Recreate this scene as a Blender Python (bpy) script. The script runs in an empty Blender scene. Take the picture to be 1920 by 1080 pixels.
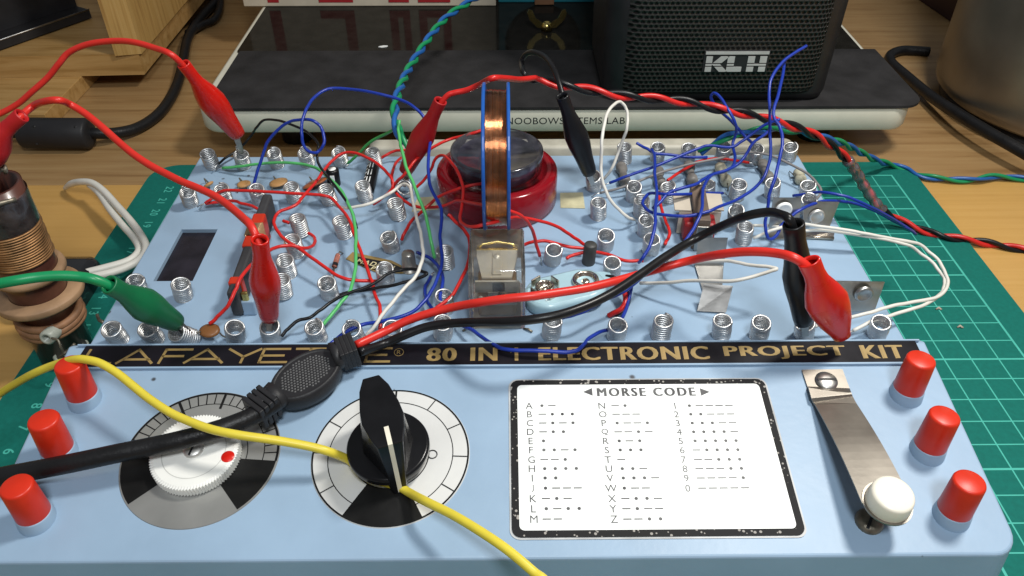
import bpy, bmesh, math, random
import numpy as np
from mathutils import Vector, Matrix
from math import radians, sin, cos, pi, tan, sqrt, atan2
random.seed(7)
SC = bpy.context.scene
COL = SC.collection

# ------------------------------------------------------------------ camera (plan units are cm over the mat; the scene is in metres)
CAM_POS = np.array([-18.9742602, -11.1597713, 20.3827202])
CAM_PITCH, CAM_ROLL, CAM_YAW, FPX = 0.674862186, 0.00058752, -0.00985960, 1509.88656
def _rot(a, b, c):
    ca, sa, cb, sb, cc, sc = cos(a), sin(a), cos(b), sin(b), cos(c), sin(c)
    Rz = np.array([[cc, -sc, 0], [sc, cc, 0], [0, 0, 1]])
    B = np.array([[1, 0, 0], [0, ca, -sa], [0, sa, ca]]).T
    Rr = np.array([[cb, 0, -sb], [0, 1, 0], [sb, 0, cb]])
    return Rz @ B @ Rr
CM = _rot(CAM_PITCH, CAM_ROLL, CAM_YAW)
OX, OY, OZ = 19.0, -8.0, 0.2
def W(p):
    return Vector(((p[0] + OX) * .01, (p[1] + OY) * .01, (p[2] + OZ) * .01))
cam_d = bpy.data.cameras.new('camera')
cam = bpy.data.objects.new('camera', cam_d); COL.objects.link(cam)
cam_d.sensor_width = 36; cam_d.lens = 36 * FPX / 1920; cam_d.clip_start = .01; cam_d.clip_end = 20
r_, f_, u_ = CM[:, 0], CM[:, 1], CM[:, 2]
cam.matrix_world = Matrix.Translation(W(CAM_POS)) @ Matrix(((r_[0], u_[0], -f_[0]), (r_[1], u_[1], -f_[1]), (r_[2], u_[2], -f_[2]))).to_4x4()
SC.camera = cam

# ------------------------------------------------------------------ light
world = bpy.data.worlds.new('World'); SC.world = world; world.use_nodes = True
world.node_tree.nodes['Background'].inputs[0].default_value = (.92, .96, 1.0, 1)
world.node_tree.nodes['Background'].inputs[1].default_value = .20
def area(name, pos, target, size, power, col):
    d = bpy.data.lights.new(name, 'AREA'); d.shape = 'DISK'; d.size = size; d.energy = power; d.color = col
    o = bpy.data.objects.new(name, d); COL.objects.link(o)
    o.location = W(pos); o.rotation_euler = (W(target) - W(pos)).to_track_quat('-Z', 'Y').to_euler()
    return o
area('desk_lamp_light', (1, 11, 46), (-17, 7, 4), .075, 1.95, (1.0, .965, .90))
area('room_light', (-14, -24, 52), (-19, 10, 3), .11, 1.75, (.93, .97, 1.0))
vs = SC.view_settings
vs.view_transform = 'Standard'; vs.look = 'None'; vs.exposure = 0; vs.gamma = 1; vs.use_curve_mapping = False

# ------------------------------------------------------------------ picture measurements -> places
def ray(x, y):
    return CM @ np.array([(x - 960) / FPX, 1, -(y - 540) / FPX])
def P(x, y, z):
    d = ray(x, y); t = (z - CAM_POS[2]) / d[2]
    return CAM_POS + t * d
D = 4.2                                              # height of the spring deck
def Dk(x, y, h=0): return P(x, y, D + h)
TILT = radians(8.4)
PN = np.array([0, -sin(TILT), cos(TILT)]); PV = np.array([0, cos(TILT), sin(TILT)]); PU = np.array([1., 0, 0])
PO = np.array([-19.17, 4.785, 4.8])
def Pp(x, y, h=0):
    d = ray(x, y); o = PO + PN * h; t = PN @ (o - CAM_POS) / (PN @ d)
    return CAM_POS + t * d
def uv(x, y, h=0):
    q = Pp(x, y, h) - PO
    return np.array([q @ PU, q @ PV])
def fromuv(u, v, h=0): return PO + PU * u + PV * v + PN * h
def at_dist(x, y, ref, L, near=True):
    d = ray(x, y); d = d / np.linalg.norm(d); oc = CAM_POS - ref
    b = d @ oc; c = oc @ oc - L * L; disc = max(0, b * b - c)
    return CAM_POS + d * (-b - sqrt(disc) if near else -b + sqrt(disc))

# ------------------------------------------------------------------ materials
def lin(r, g, b, k=1.0):
    f = lambda c: ((c / 255) / 12.92 if c <= 10 else ((c / 255 + .055) / 1.055) ** 2.4)
    return (min(1, f(r) * k), min(1, f(g) * k), min(1, f(b) * k), 1)
def N(t, kind, **kw):
    n = t.nodes.new(kind)
    for k, v in kw.items():
        if k.startswith('i_'): n.inputs[k[2:].replace('_', ' ')].default_value = v
        else: setattr(n, k, v)
    return n
def mat(name, col, rough=.45, metal=0, var=.10, vscale=120, bump=0, bscale=400, coat=0, trans=0, spec=.5, sss=0, alpha=1, ior=1.45, specks=None, stretch=None, rvar=.08):
    m = bpy.data.materials.new(name); m.use_nodes = True; t = m.node_tree; b = t.nodes['Principled BSDF']
    b.inputs['Metallic'].default_value = metal; b.inputs['Coat Weight'].default_value = coat; b.inputs['Coat Roughness'].default_value = .12
    b.inputs['Transmission Weight'].default_value = trans; b.inputs['Specular IOR Level'].default_value = spec
    b.inputs['Alpha'].default_value = alpha; b.inputs['IOR'].default_value = ior
    if sss:
        b.inputs['Subsurface Weight'].default_value = sss; b.inputs['Subsurface Radius'].default_value = (.002, .002, .002); b.inputs['Subsurface Scale'].default_value = .5
    tc = N(t, 'ShaderNodeTexCoord'); src = tc.outputs['Object']
    if stretch:
        mp = N(t, 'ShaderNodeMapping'); mp.inputs['Scale'].default_value = stretch; t.links.new(src, mp.inputs[0]); src = mp.outputs[0]
    nz = N(t, 'ShaderNodeTexNoise'); nz.inputs['Scale'].default_value = vscale; nz.inputs['Detail'].default_value = 5; t.links.new(src, nz.inputs['Vector'])
    ramp = N(t, 'ShaderNodeValToRGB'); e = ramp.color_ramp.elements
    c = np.array(col[:3]); e[0].position = .3; e[1].position = .7
    e[0].color = (*(c * (1 - var)), 1); e[1].color = (*np.minimum(1, c * (1 + var)), 1)
    t.links.new(nz.outputs['Fac'], ramp.inputs[0]); out = ramp.outputs[0]
    if specks:
        scol, sscale, thr = specks
        vo = N(t, 'ShaderNodeTexVoronoi'); vo.inputs['Scale'].default_value = sscale; vo.inputs['Randomness'].default_value = 1; t.links.new(tc.outputs['Object'], vo.inputs['Vector'])
        n2 = N(t, 'ShaderNodeTexNoise'); n2.inputs['Scale'].default_value = sscale * .35; n2.inputs['Detail'].default_value = 4; t.links.new(tc.outputs['Object'], n2.inputs['Vector'])
        mul = N(t, 'ShaderNodeMath', operation='SUBTRACT'); t.links.new(n2.outputs['Fac'], mul.inputs[0]); t.links.new(vo.outputs['Distance'], mul.inputs[1])
        r2 = N(t, 'ShaderNodeValToRGB'); r2.color_ramp.elements[0].position = thr; r2.color_ramp.elements[1].position = min(1, thr + .06); t.links.new(mul.outputs[0], r2.inputs[0])
        mx = N(t, 'ShaderNodeMixRGB'); mx.inputs[2].default_value = scol; t.links.new(r2.outputs[0], mx.inputs[0]); t.links.new(out, mx.inputs[1]); out = mx.outputs[0]
    t.links.new(out, b.inputs['Base Color'])
    rr = N(t, 'ShaderNodeMapRange'); rr.inputs['To Min'].default_value = max(.02, rough - rvar); rr.inputs['To Max'].default_value = min(1, rough + rvar)
    t.links.new(nz.outputs['Fac'], rr.inputs['Value']); t.links.new(rr.outputs[0], b.inputs['Roughness'])
    if bump:
        bn = N(t, 'ShaderNodeTexNoise'); bn.inputs['Scale'].default_value = bscale; bn.inputs['Detail'].default_value = 4; t.links.new(src, bn.inputs['Vector'])
        bp = N(t, 'ShaderNodeBump'); bp.inputs['Strength'].default_value = bump; bp.inputs['Distance'].default_value = .0006; t.links.new(bn.outputs['Fac'], bp.inputs['Height']); t.links.new(bp.outputs[0], b.inputs['Normal'])
    return m
def wood(name, c1, c2, c3, sc, rough=.42, axis=(3, 60, 60), plank=0):
    m = bpy.data.materials.new(name); m.use_nodes = True; t = m.node_tree; b = t.nodes['Principled BSDF']
    tc = N(t, 'ShaderNodeTexCoord'); mp = N(t, 'ShaderNodeMapping'); mp.inputs['Scale'].default_value = axis; t.links.new(tc.outputs['Object'], mp.inputs[0])
    n1 = N(t, 'ShaderNodeTexNoise'); n1.inputs['Scale'].default_value = sc; n1.inputs['Detail'].default_value = 8; n1.inputs['Roughness'].default_value = .62; n1.inputs['Distortion'].default_value = .6; t.links.new(mp.outputs[0], n1.inputs['Vector'])
    r = N(t, 'ShaderNodeValToRGB'); r.color_ramp.elements[0].position = .30; r.color_ramp.elements[0].color = c1; r.color_ramp.elements[1].position = .68; r.color_ramp.elements[1].color = c3
    e = r.color_ramp.elements.new(.48); e.color = c2
    t.links.new(n1.outputs['Fac'], r.inputs[0]); out = r.outputs[0]
    n3 = N(t, 'ShaderNodeTexNoise'); n3.inputs['Scale'].default_value = 14; n3.inputs['Detail'].default_value = 3; t.links.new(tc.outputs['Object'], n3.inputs['Vector'])
    mr = N(t, 'ShaderNodeMapRange'); mr.inputs['To Min'].default_value = .82; mr.inputs['To Max'].default_value = 1.15; t.links.new(n3.outputs['Fac'], mr.inputs['Value'])
    mm = N(t, 'ShaderNodeMixRGB', blend_type='MULTIPLY'); mm.inputs[0].default_value = 1; t.links.new(out, mm.inputs[1]); t.links.new(mr.outputs[0], mm.inputs[2])
    t.links.new(mm.outputs[0], b.inputs['Base Color'])
    b.inputs['Roughness'].default_value = rough
    bp = N(t, 'ShaderNodeBump'); bp.inputs['Strength'].default_value = .15; bp.inputs['Distance'].default_value = .0004; t.links.new(n1.outputs['Fac'], bp.inputs['Height']); t.links.new(bp.outputs[0], b.inputs['Normal'])
    return m

K = .78
M = {}
M['kit'] = mat('kit_blue_plastic', (.275, .39, .52, 1), .42, var=.05, vscale=60, bump=.08, bscale=350, specks=((.06, .065, .075, 1), 130, .545))
M['kit_front'] = M['kit']
M['rim'] = mat('yellowed_plastic', (.42, .40, .33, 1), .5, var=.2, vscale=90)
M['steel'] = mat('spring_steel', (.68, .68, .675, 1), .42, metal=1, var=.02, rvar=.02)
M['plate'] = mat('tin_plate', (.46, .45, .43, 1), .36, metal=1, var=.22, vscale=140, bump=.08, bscale=250)
M['rusty'] = mat('rust_edged_tin', (.48, .46, .42, 1), .38, metal=1, var=.2, vscale=150, bump=.1, specks=((.20, .10, .05, 1), 260, .42))
M['nickel'] = mat('nickel', (.62, .55, .46, 1), .22, metal=1)
M['brightmetal'] = mat('bright_metal', (.62, .61, .58, 1), .42, metal=.75)
M['keysteel'] = mat('brushed_spring_strip', (.29, .265, .23, 1), .46, metal=1, var=.18, vscale=70, bump=.04)
M['copper'] = mat('copper_wire', (.55, .25, .12, 1), .18, metal=1, var=.25, vscale=300)
M['copper_old'] = mat('old_copper_wire', (.36, .19, .08, 1), .48, metal=.6, var=.4, vscale=200)
M['red'] = mat('red_wire_pvc', lin(222, 42, 38, K), .34, var=.06)
M['red_thick'] = mat('red_lead_pvc', lin(228, 50, 40, K), .36, var=.05)
M['blue'] = mat('blue_wire_pvc', lin(28, 58, 165, K), .34, var=.08)
M['tblue'] = mat('mid_blue_wire_pvc', lin(38, 100, 175, K), .36, var=.08)
M['tgreen'] = mat('emerald_wire_pvc', lin(30, 150, 95, K), .36, var=.08)
M['lgreen'] = mat('light_green_wire_pvc', lin(95, 200, 115, K), .38, var=.08, specks=((.01, .02, .02, 1), 330, .60))
M['dgreen'] = mat('green_wire_pvc', lin(70, 175, 90, K), .38, var=.08)
M['gboot'] = mat('green_vinyl_boot', lin(14, 112, 68, K), .38, var=.10, bump=.05)
M['glead'] = mat('green_lead_pvc', lin(22, 150, 92, K), .38, var=.06)
M['rboot'] = mat('red_vinyl_boot', lin(218, 30, 18, K), .28, var=.10, coat=.2, sss=.15, bump=.22, bscale=140)
M['dark_rboot'] = mat('dark_red_vinyl_boot', lin(190, 28, 32, K), .42, var=.14, bump=.3, bscale=160)
M['bboot'] = mat('black_vinyl_boot', (.008, .008, .009, 1), .32, spec=.35)
M['black'] = mat('black_pvc', (.008, .008, .009, 1), .33, var=.2, spec=.35)
M['cable'] = mat('black_cable_rubber', (.009, .009, .010, 1), .42, var=.2, spec=.35, bump=.25, bscale=900)
M['mould'] = mat('moulded_black_plastic', (.017, .017, .019, 1), .48, var=.15, spec=.35, bump=.12, bscale=1500)
M['white'] = mat('white_wire_pvc', (.68, .66, .60, 1), .42, var=.06)
M['grey'] = mat('grey_wire_pvc', (.19, .18, .18, 1), .45)
M['yellow'] = mat('yellow_wire_pvc', lin(238, 218, 72, .80), .40, var=.05, sss=.1)
M['ink'] = mat('black_print', (.012, .012, .014, 1), .30, var=.2)
M['gold'] = mat('gold_print', (.30, .205, .075, 1), .45, metal=.15, var=.12)
M['npblack'] = mat('nameplate_black', (.008, .007, .010, 1), .30, var=.3, spec=.25, specks=((.20, .18, .15, 1), 420, .66))
M['card'] = mat('white_card', (.86, .88, .86, 1), .42, var=.02)
M['cardframe'] = mat('worn_black_frame', (.010, .010, .011, 1), .62, var=.3, spec=.25, specks=((.34, .32, .29, 1), 900, .27))
M['pencil'] = mat('grey_black_print', (.035, .035, .04, 1), .5)
M['silver'] = mat('silver_dial', (.36, .36, .345, 1), .36, metal=.55, var=.12, vscale=60, bump=.06, bscale=300)
M['silver2'] = mat('bright_foil_dial', (.70, .70, .68, 1), .36, metal=.22, var=.06, vscale=50, bump=.25, bscale=90)
M['dialblack'] = mat('dial_black', (.010, .010, .010, 1), .38, var=.3, spec=.2, specks=((.30, .29, .27, 1), 430, .66))
M['wheel'] = mat('white_nylon', (.80, .80, .76, 1), .42, var=.02, sss=.15)
M['cream'] = mat('cream_plastic', (.80, .76, .65, 1), .36, var=.03, sss=.15)
M['knob'] = mat('black_bakelite', (.006, .006, .007, 1), .22, var=.3, spec=.35)
M['cap'] = mat('red_button_plastic', lin(224, 50, 24, K), .38, var=.07, vscale=200, bump=.05, specks=((.7, .5, .4, 1), 260, .70))
M['reddot'] = mat('red_paint', lin(225, 35, 22, K), .3)
M['whiteline'] = mat('ivory_inlay', (.72, .68, .56, 1), .45)
M['solar'] = mat('solar_cell_glass', (.016, .014, .020, 1), .2, var=.5, vscale=110, spec=.3, specks=((.16, .15, .15, 1), 520, .66))
M['tan'] = mat('tan_ceramic', lin(205, 155, 98, K), .42, var=.10)
M['orange'] = mat('orange_ceramic', lin(190, 104, 54, K), .38, var=.15)
M['brownc'] = mat('brown_ceramic', lin(150, 98, 52, .6), .42, var=.15)
M['epoxy'] = mat('black_epoxy', (.045, .045, .042, 1), .5, var=.25)
M['can'] = mat('dull_tin_can', (.42, .40, .36, 1), .35, metal=.9, var=.15)
M['greybody'] = mat('grey_resistor_body', (.16, .15, .14, 1), .5, var=.35, vscale=250)
M['creambody'] = mat('cream_resistor_body', (.42, .40, .30, 1), .5, var=.2, vscale=250)
M['ferrite'] = mat('grey_ferrite', (.035, .035, .038, 1), .6, var=.25, bump=.2, bscale=800)
M['redtape'] = mat('red_tape', lin(205, 52, 25, K), .32, var=.1)
M['core'] = mat('iron_laminations', (.14, .10, .075, 1), .55, var=.3, vscale=80, stretch=(1, 1, 12), bump=.2)
M['bobbin'] = mat('ivory_bobbin', (.52, .46, .37, 1), .5, var=.08)
M['snap'] = mat('pale_blue_vinyl', (.34, .50, .56, 1), .30, var=.08, bump=.55, bscale=120, coat=.2)
M['tape'] = mat('old_clear_tape', (.50, .47, .30, 1), .42, var=.2, vscale=200)
M['redclear'] = mat('translucent_red_plastic', (.42, .010, .020, 1), .14, trans=.5, var=.15, vscale=80, ior=1.4, coat=.2)
M['inside'] = mat('dark_violet_disc', (.022, .020, .05, 1), .6, var=.3)
M['flange'] = mat('blue_flange_plastic', lin(32, 92, 178, K), .30)
M['relaymetal'] = mat('relay_armature_metal', (.44, .42, .36, 1), .42, metal=.45, var=.1)
M['relaycoil'] = mat('relay_coil_tape', (.27, .17, .09, 1), .4, var=.2)
M['brass'] = mat('brass', (.62, .48, .17, 1), .26, metal=1)
M['mat'] = mat('cutting_mat_green', (.008, .14, .112, 1), .7, spec=.15, var=.08, vscale=600, bump=.12, bscale=1800)
M['matline'] = mat('mat_grid_print', (.06, .43, .345, 1), .6, var=.05)
M['desk'] = wood('orange_desk_wood', (.50, .28, .075, 1), (.535, .305, .086, 1), (.56, .325, .098, 1), 9, .45, (1.2, 45, 45))
M['rear'] = wood('brown_pine_boards', (.235, .13, .05, 1), (.335, .20, .084, 1), (.385, .245, .11, 1), 7, .36, (1.6, 30, 30))
M['pine'] = wood('pine_ply', (.32, .175, .05, 1), (.43, .25, .085, 1), (.50, .31, .12, 1), 6, .5, (3, 34, 34))
M['pinev'] = wood('pine_end_grain', (.30, .16, .045, 1), (.47, .285, .09, 1), (.54, .35, .13, 1), 4, .5, (95, 60, 3))
M['device'] = mat('cream_case_plastic', (.64, .62, .52, 1), .42, var=.04)
M['pad'] = mat('black_foam_pad', (.026, .025, .026, 1), .9, var=.3, vscale=70, spec=.2, bump=.3, bscale=900, specks=((.10, .10, .10, 1), 160, .63))
M['gloss'] = mat('glossy_black_panel', (.014, .013, .011, 1), .10, var=.3, spec=.06, rvar=.03, specks=((.16, .15, .14, 1), 130, .70))
M['boxwhite'] = mat('cream_carton', (.52, .46, .36, 1), .6, var=.06)
M['boxred'] = mat('red_carton_print', (.30, .014, .018, 1), .55)
M['teal'] = mat('teal_carton', (.012, .17, .22, 1), .45, var=.08)
M['brownthing'] = mat('brown_board', (.20, .10, .05, 1), .6)
M['bronze'] = mat('bronze_metal', (.32, .29, .24, 1), .40, metal=.85, var=.10, vscale=50, bump=.06, bscale=2000)
M['rubber'] = mat('black_rubber', (.012, .012, .013, 1), .5)
M['maroon'] = mat('maroon_board', (.035, .012, .014, 1), .4)
M['former'] = mat('brown_paxolin', (.085, .028, .018, 1), .32, var=.35, vscale=90, coat=.3)
M['washer'] = mat('tan_fibre', (.33, .20, .11, 1), .55, var=.25, vscale=120, bump=.15)
M['twine'] = mat('brown_cotton_winding', (.26, .13, .065, 1), .6, var=.35, vscale=200, bump=.4, bscale=500)
M['oldmetal'] = mat('corroded_metal', (.20, .18, .14, 1), .45, metal=.7, var=.45, vscale=300, bump=.4, bscale=500)
M['eyelet'] = mat('grey_ceramic_eyelet', (.40, .42, .36, 1), .35, var=.12)
M['glosscase'] = mat('glossy_black_case', (.010, .010, .012, 1), .10, coat=.4, var=.2)
M['darkdev'] = mat('dark_device', (.018, .018, .020, 1), .45, var=.2)
M['greyface'] = mat('grey_device_face', (.10, .095, .09, 1), .6)
M['glass'] = mat('diode_glass', (.55, .22, .16, 1), .1, trans=.5, var=.4, vscale=500)
M['crumb'] = mat('grey_wire_scrap', (.42, .36, .28, 1), .6)

def thin_clear(name, tint, rough=.08, base=.06, haze=0, hcol=(.6, .6, .62, 1), ior=1.45):
    m = bpy.data.materials.new(name); m.use_nodes = True; t = m.node_tree; t.nodes.clear()
    out = N(t, 'ShaderNodeOutputMaterial'); tr = N(t, 'ShaderNodeBsdfTransparent'); tr.inputs[0].default_value = tint
    gl = N(t, 'ShaderNodeBsdfGlossy'); gl.inputs['Roughness'].default_value = rough; gl.inputs[0].default_value = (1, 1, 1, 1)
    fr = N(t, 'ShaderNodeFresnel'); fr.inputs[0].default_value = ior
    ad = N(t, 'ShaderNodeMath', operation='ADD'); ad.inputs[1].default_value = base; t.links.new(fr.outputs[0], ad.inputs[0])
    df = N(t, 'ShaderNodeBsdfDiffuse'); df.inputs[0].default_value = hcol
    tc = N(t, 'ShaderNodeTexCoord'); nz = N(t, 'ShaderNodeTexNoise'); nz.inputs['Scale'].default_value = 260; nz.inputs['Detail'].default_value = 5; t.links.new(tc.outputs['Object'], nz.inputs['Vector'])
    mr = N(t, 'ShaderNodeMapRange'); mr.inputs['From Min'].default_value = .35; mr.inputs['From Max'].default_value = .7; mr.inputs['To Min'].default_value = haze * .4; mr.inputs['To Max'].default_value = haze * 1.6; t.links.new(nz.outputs['Fac'], mr.inputs['Value'])
    m1 = N(t, 'ShaderNodeMixShader'); t.links.new(mr.outputs[0], m1.inputs[0]); t.links.new(tr.outputs[0], m1.inputs[1]); t.links.new(df.outputs[0], m1.inputs[2])
    bp = N(t, 'ShaderNodeBump'); bp.inputs['Strength'].default_value = .25; bp.inputs['Distance'].default_value = .0004; t.links.new(nz.outputs['Fac'], bp.inputs['Height']); t.links.new(bp.outputs[0], gl.inputs['Normal'])
    m2 = N(t, 'ShaderNodeMixShader'); t.links.new(ad.outputs[0], m2.inputs[0]); t.links.new(m1.outputs[0], m2.inputs[1]); t.links.new(gl.outputs[0], m2.inputs[2]); t.links.new(m2.outputs[0], out.inputs[0])
    return m
M['clear'] = thin_clear('clear_styrene', (.98, .975, .955, 1), .07, .02, .06, (.72, .70, .66, 1))
M['smoky'] = thin_clear('cloudy_clear_plastic', (.82, .82, .86, 1), .14, .03, .07, (.42, .42, .48, 1))
M['cleartape'] = thin_clear('clear_tape', (.95, .93, .94, 1), .16, .10, .14, (.55, .48, .52, 1))
for el, cc in zip([n for n in M['pencil'].node_tree.nodes if n.type == 'VALTORGB'][0].color_ramp.elements, ((.025, .025, .03, 1), (.14, .14, .14, 1))): el.color = cc
def grille_material():
    m = bpy.data.materials.new('perforated_black_grille'); m.use_nodes = True; t = m.node_tree; b = t.nodes['Principled BSDF']
    tc = N(t, 'ShaderNodeTexCoord'); sp = N(t, 'ShaderNodeSeparateXYZ'); t.links.new(tc.outputs['Object'], sp.inputs[0])
    def mth(op, a, bb=None, v=None):
        n = N(t, 'ShaderNodeMath', operation=op); t.links.new(a, n.inputs[0])
        if bb is not None: t.links.new(bb, n.inputs[1])
        if v is not None: n.inputs[1].default_value = v
        return n.outputs[0]
    px, pz = .0024, .0021
    row = mth('FLOOR', mth('DIVIDE', sp.outputs[2], v=pz))
    par = mth('MULTIPLY', mth('MODULO', mth('ABSOLUTE', row), v=2.0), v=.5)
    cx = mth('SUBTRACT', mth('FRACT', mth('ADD', mth('DIVIDE', mth('ADD', sp.outputs[0], sp.outputs[1]), v=px), par)), v=.5)
    cz = mth('SUBTRACT', mth('FRACT', mth('DIVIDE', sp.outputs[2], v=pz)), v=.5)
    d = mth('SQRT', mth('ADD', mth('MULTIPLY', cx, cx), mth('MULTIPLY', cz, cz)))
    r = N(t, 'ShaderNodeValToRGB'); r.color_ramp.elements[0].position = .30; r.color_ramp.elements[0].color = (.003, .003, .003, 1); r.color_ramp.elements[1].position = .42; r.color_ramp.elements[1].color = (.055, .053, .050, 1)
    t.links.new(d, r.inputs[0]); t.links.new(r.outputs[0], b.inputs['Base Color']); b.inputs['Roughness'].default_value = .32
    b.inputs['Metallic'].default_value = .35
    bp = N(t, 'ShaderNodeBump'); bp.inputs['Strength'].default_value = .9; bp.inputs['Distance'].default_value = .0012; t.links.new(d, bp.inputs['Height']); t.links.new(bp.outputs[0], b.inputs['Normal'])
    return m
M['grille'] = grille_material()

# ------------------------------------------------------------------ mesh building (all in plan centimetres)
def nrm(v):
    v = np.array(v, float); l = np.linalg.norm(v)
    return v / l if l > 1e-9 else np.array([0, 0, 1.])
def frame_of(axis, hint=None):
    a = nrm(axis)
    h = np.array(hint if hint is not None else ([0, 0, 1.] if abs(a[2]) < .9 else [1., 0, 0]), float)
    x = nrm(h - a * (h @ a)); y = np.cross(a, x)
    return x, y, a
class MB:
    def __init__(s): s.v = []; s.f = []; s.m = []; s.sm = []
    def add(s, vs, fs, mi=0, smooth=True):
        o = len(s.v); s.v += [tuple(map(float, p)) for p in vs]
        for f in fs: s.f.append(tuple(i + o for i in f)); s.m.append(mi); s.sm.append(smooth)
        return s
    def tube(s, path, r, n=8, mi=0, cap=True, closed=False):
        pts = [np.array(p, float) for p in path]; k = len(pts)
        rs = r if hasattr(r, '__len__') else [r] * k
        T = []
        for i in range(k):
            a = pts[(i - 1) % k] if closed else pts[max(0, i - 1)]; b = pts[(i + 1) % k] if closed else pts[min(k - 1, i + 1)]
            T.append(nrm(b - a))
        x, y, _ = frame_of(T[0]); vs = []
        for i in range(k):
            x = nrm(x - T[i] * (x @ T[i])); y = np.cross(T[i], x)
            for j in range(n):
                an = 2 * pi * j / n; vs.append(pts[i] + (x * cos(an) + y * sin(an)) * rs[i])
        fs = []
        for i in range(k if closed else k - 1):
            a, b = i * n, ((i + 1) % k) * n
            for j in range(n): fs.append((a + j, a + (j + 1) % n, b + (j + 1) % n, b + j))
        if cap and not closed: fs.append(tuple(range(n - 1, -1, -1))); fs.append(tuple((k - 1) * n + j for j in range(n)))
        return s.add(vs, fs, mi)
    def lathe(s, org, axis, prof, n=24, mi=0, hint=None, sx=1, sy=1, smooth=True, cap0=False, cap1=False):
        x, y, a = frame_of(axis, hint); vs = []; org = np.array(org, float)
        for r, z in prof:
            for j in range(n):
                an = 2 * pi * j / n; vs.append(org + a * z + (x * cos(an) * sx + y * sin(an) * sy) * r)
        fs = []
        for i in range(len(prof) - 1):
            for j in range(n): fs.append((i * n + j, i * n + (j + 1) % n, (i + 1) * n + (j + 1) % n, (i + 1) * n + j))
        if cap0: fs.append(tuple(range(n - 1, -1, -1)))
        if cap1: fs.append(tuple((len(prof) - 1) * n + j for j in range(n)))
        return s.add(vs, fs, mi, smooth)
    def box(s, c, size, ax=None, bev=0, mi=0, seg=2):
        bm = bmesh.new(); bmesh.ops.create_cube(bm, size=1)
        for v in bm.verts: v.co = Vector((v.co.x * size[0], v.co.y * size[1], v.co.z * size[2]))
        if bev: bmesh.ops.bevel(bm, geom=bm.edges[:], offset=bev, segments=seg, affect='EDGES', profile=.5)
        c = np.array(c, float); A = np.array(ax, float) if ax is not None else np.eye(3)
        bm.verts.ensure_lookup_table()
        s.add([c + A[0] * v.co.x + A[1] * v.co.y + A[2] * v.co.z for v in bm.verts], [[v.index for v in f.verts] for f in bm.faces], mi, False)
        bm.free(); return s
    def prism(s, poly, dirv, mi=0, smooth=False, bottom=True):
        poly = [np.array(p, float) for p in poly]; dv = np.array(dirv, float); n = len(poly)
        a = sum(np.cross(poly[i] - poly[0], poly[(i + 1) % n] - poly[0]) for i in range(1, n - 1))
        if a @ dv < 0: poly = poly[::-1]
        vs = poly + [p + dv for p in poly]
        fs = [tuple(range(n, 2 * n))] + ([tuple(range(n - 1, -1, -1))] if bottom else [])
        fs += [(i, (i + 1) % n, n + (i + 1) % n, n + i) for i in range(n)]
        return s.add(vs, fs, mi, smooth)
    def sheet(s, poly, mi=0): return s.add(poly, [tuple(range(len(poly)))], mi, False)
WLOC = {}
def link(o, loc, parent):
    COL.objects.link(o); o.location = loc; WLOC[o.name] = Vector(loc)
    if parent is not None:
        o.parent = parent; o.matrix_parent_inverse = Matrix.Translation(-WLOC[parent.name])
    return o
def tag(o, label, cat, group=None, kind=None):
    o['label'] = label; o['category'] = cat
    if group: o['group'] = group
    if kind: o['kind'] = kind
    return o
def obj(name, mb, mats, parent=None, label=None, cat=None, group=None, kind=None):
    me = bpy.data.meshes.new(name)
    vs = [W(p) for p in mb.v]
    lo = [min(v[i] for v in vs) for i in range(3)]; hi = [max(v[i] for v in vs) for i in range(3)]
    org = Vector(((lo[0] + hi[0]) / 2, (lo[1] + hi[1]) / 2, lo[2]))
    me.from_pydata([v - org for v in vs], [], mb.f)
    for m in (mats if isinstance(mats, (list, tuple)) else [mats]): me.materials.append(M[m] if isinstance(m, str) else m)
    me.polygons.foreach_set('material_index', mb.m); me.polygons.foreach_set('use_smooth', mb.sm); me.update()
    o = bpy.data.objects.new(name, me); link(o, org, parent)
    if label: o['label'] = label
    if cat: o['category'] = cat
    if group: o['group'] = group
    if kind: o['kind'] = kind
    return o
def thing(name, loc, label, cat, group=None):
    o = bpy.data.objects.new(name, None); o.empty_display_size = .005; link(o, W(loc), None)
    return tag(o, label, cat, group)
def rrect(w, h, r, n=5):
    out = []
    for cx, cy, a0 in ((w / 2 - r, h / 2 - r, 0), (-w / 2 + r, h / 2 - r, 90), (-w / 2 + r, -h / 2 + r, 180), (w / 2 - r, -h / 2 + r, 270)):
        for k in range(n + 1):
            a = radians(a0 + 90 * k / n); out.append((cx + r * cos(a), cy + r * sin(a)))
    return out
_tc = {}
def text2d(txt, bold=0.0, spacing=1.0):
    key = (txt, bold, spacing)
    if key not in _tc:
        cu = bpy.data.curves.new('writing', 'FONT'); cu.body = txt; cu.size = 1; cu.offset = bold; cu.space_character = spacing; cu.resolution_u = 3
        to = bpy.data.objects.new('writing', cu); COL.objects.link(to); dg = bpy.context.evaluated_depsgraph_get(); me = bpy.data.meshes.new_from_object(to.evaluated_get(dg))
        V = [(v.co.x, v.co.y) for v in me.vertices]; F = [tuple(p.vertices) for p in me.polygons]
        bpy.data.objects.remove(to); bpy.data.meshes.remove(me); bpy.data.curves.remove(cu)
        _tc[key] = (np.array(V), F)
    return _tc[key]
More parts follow.
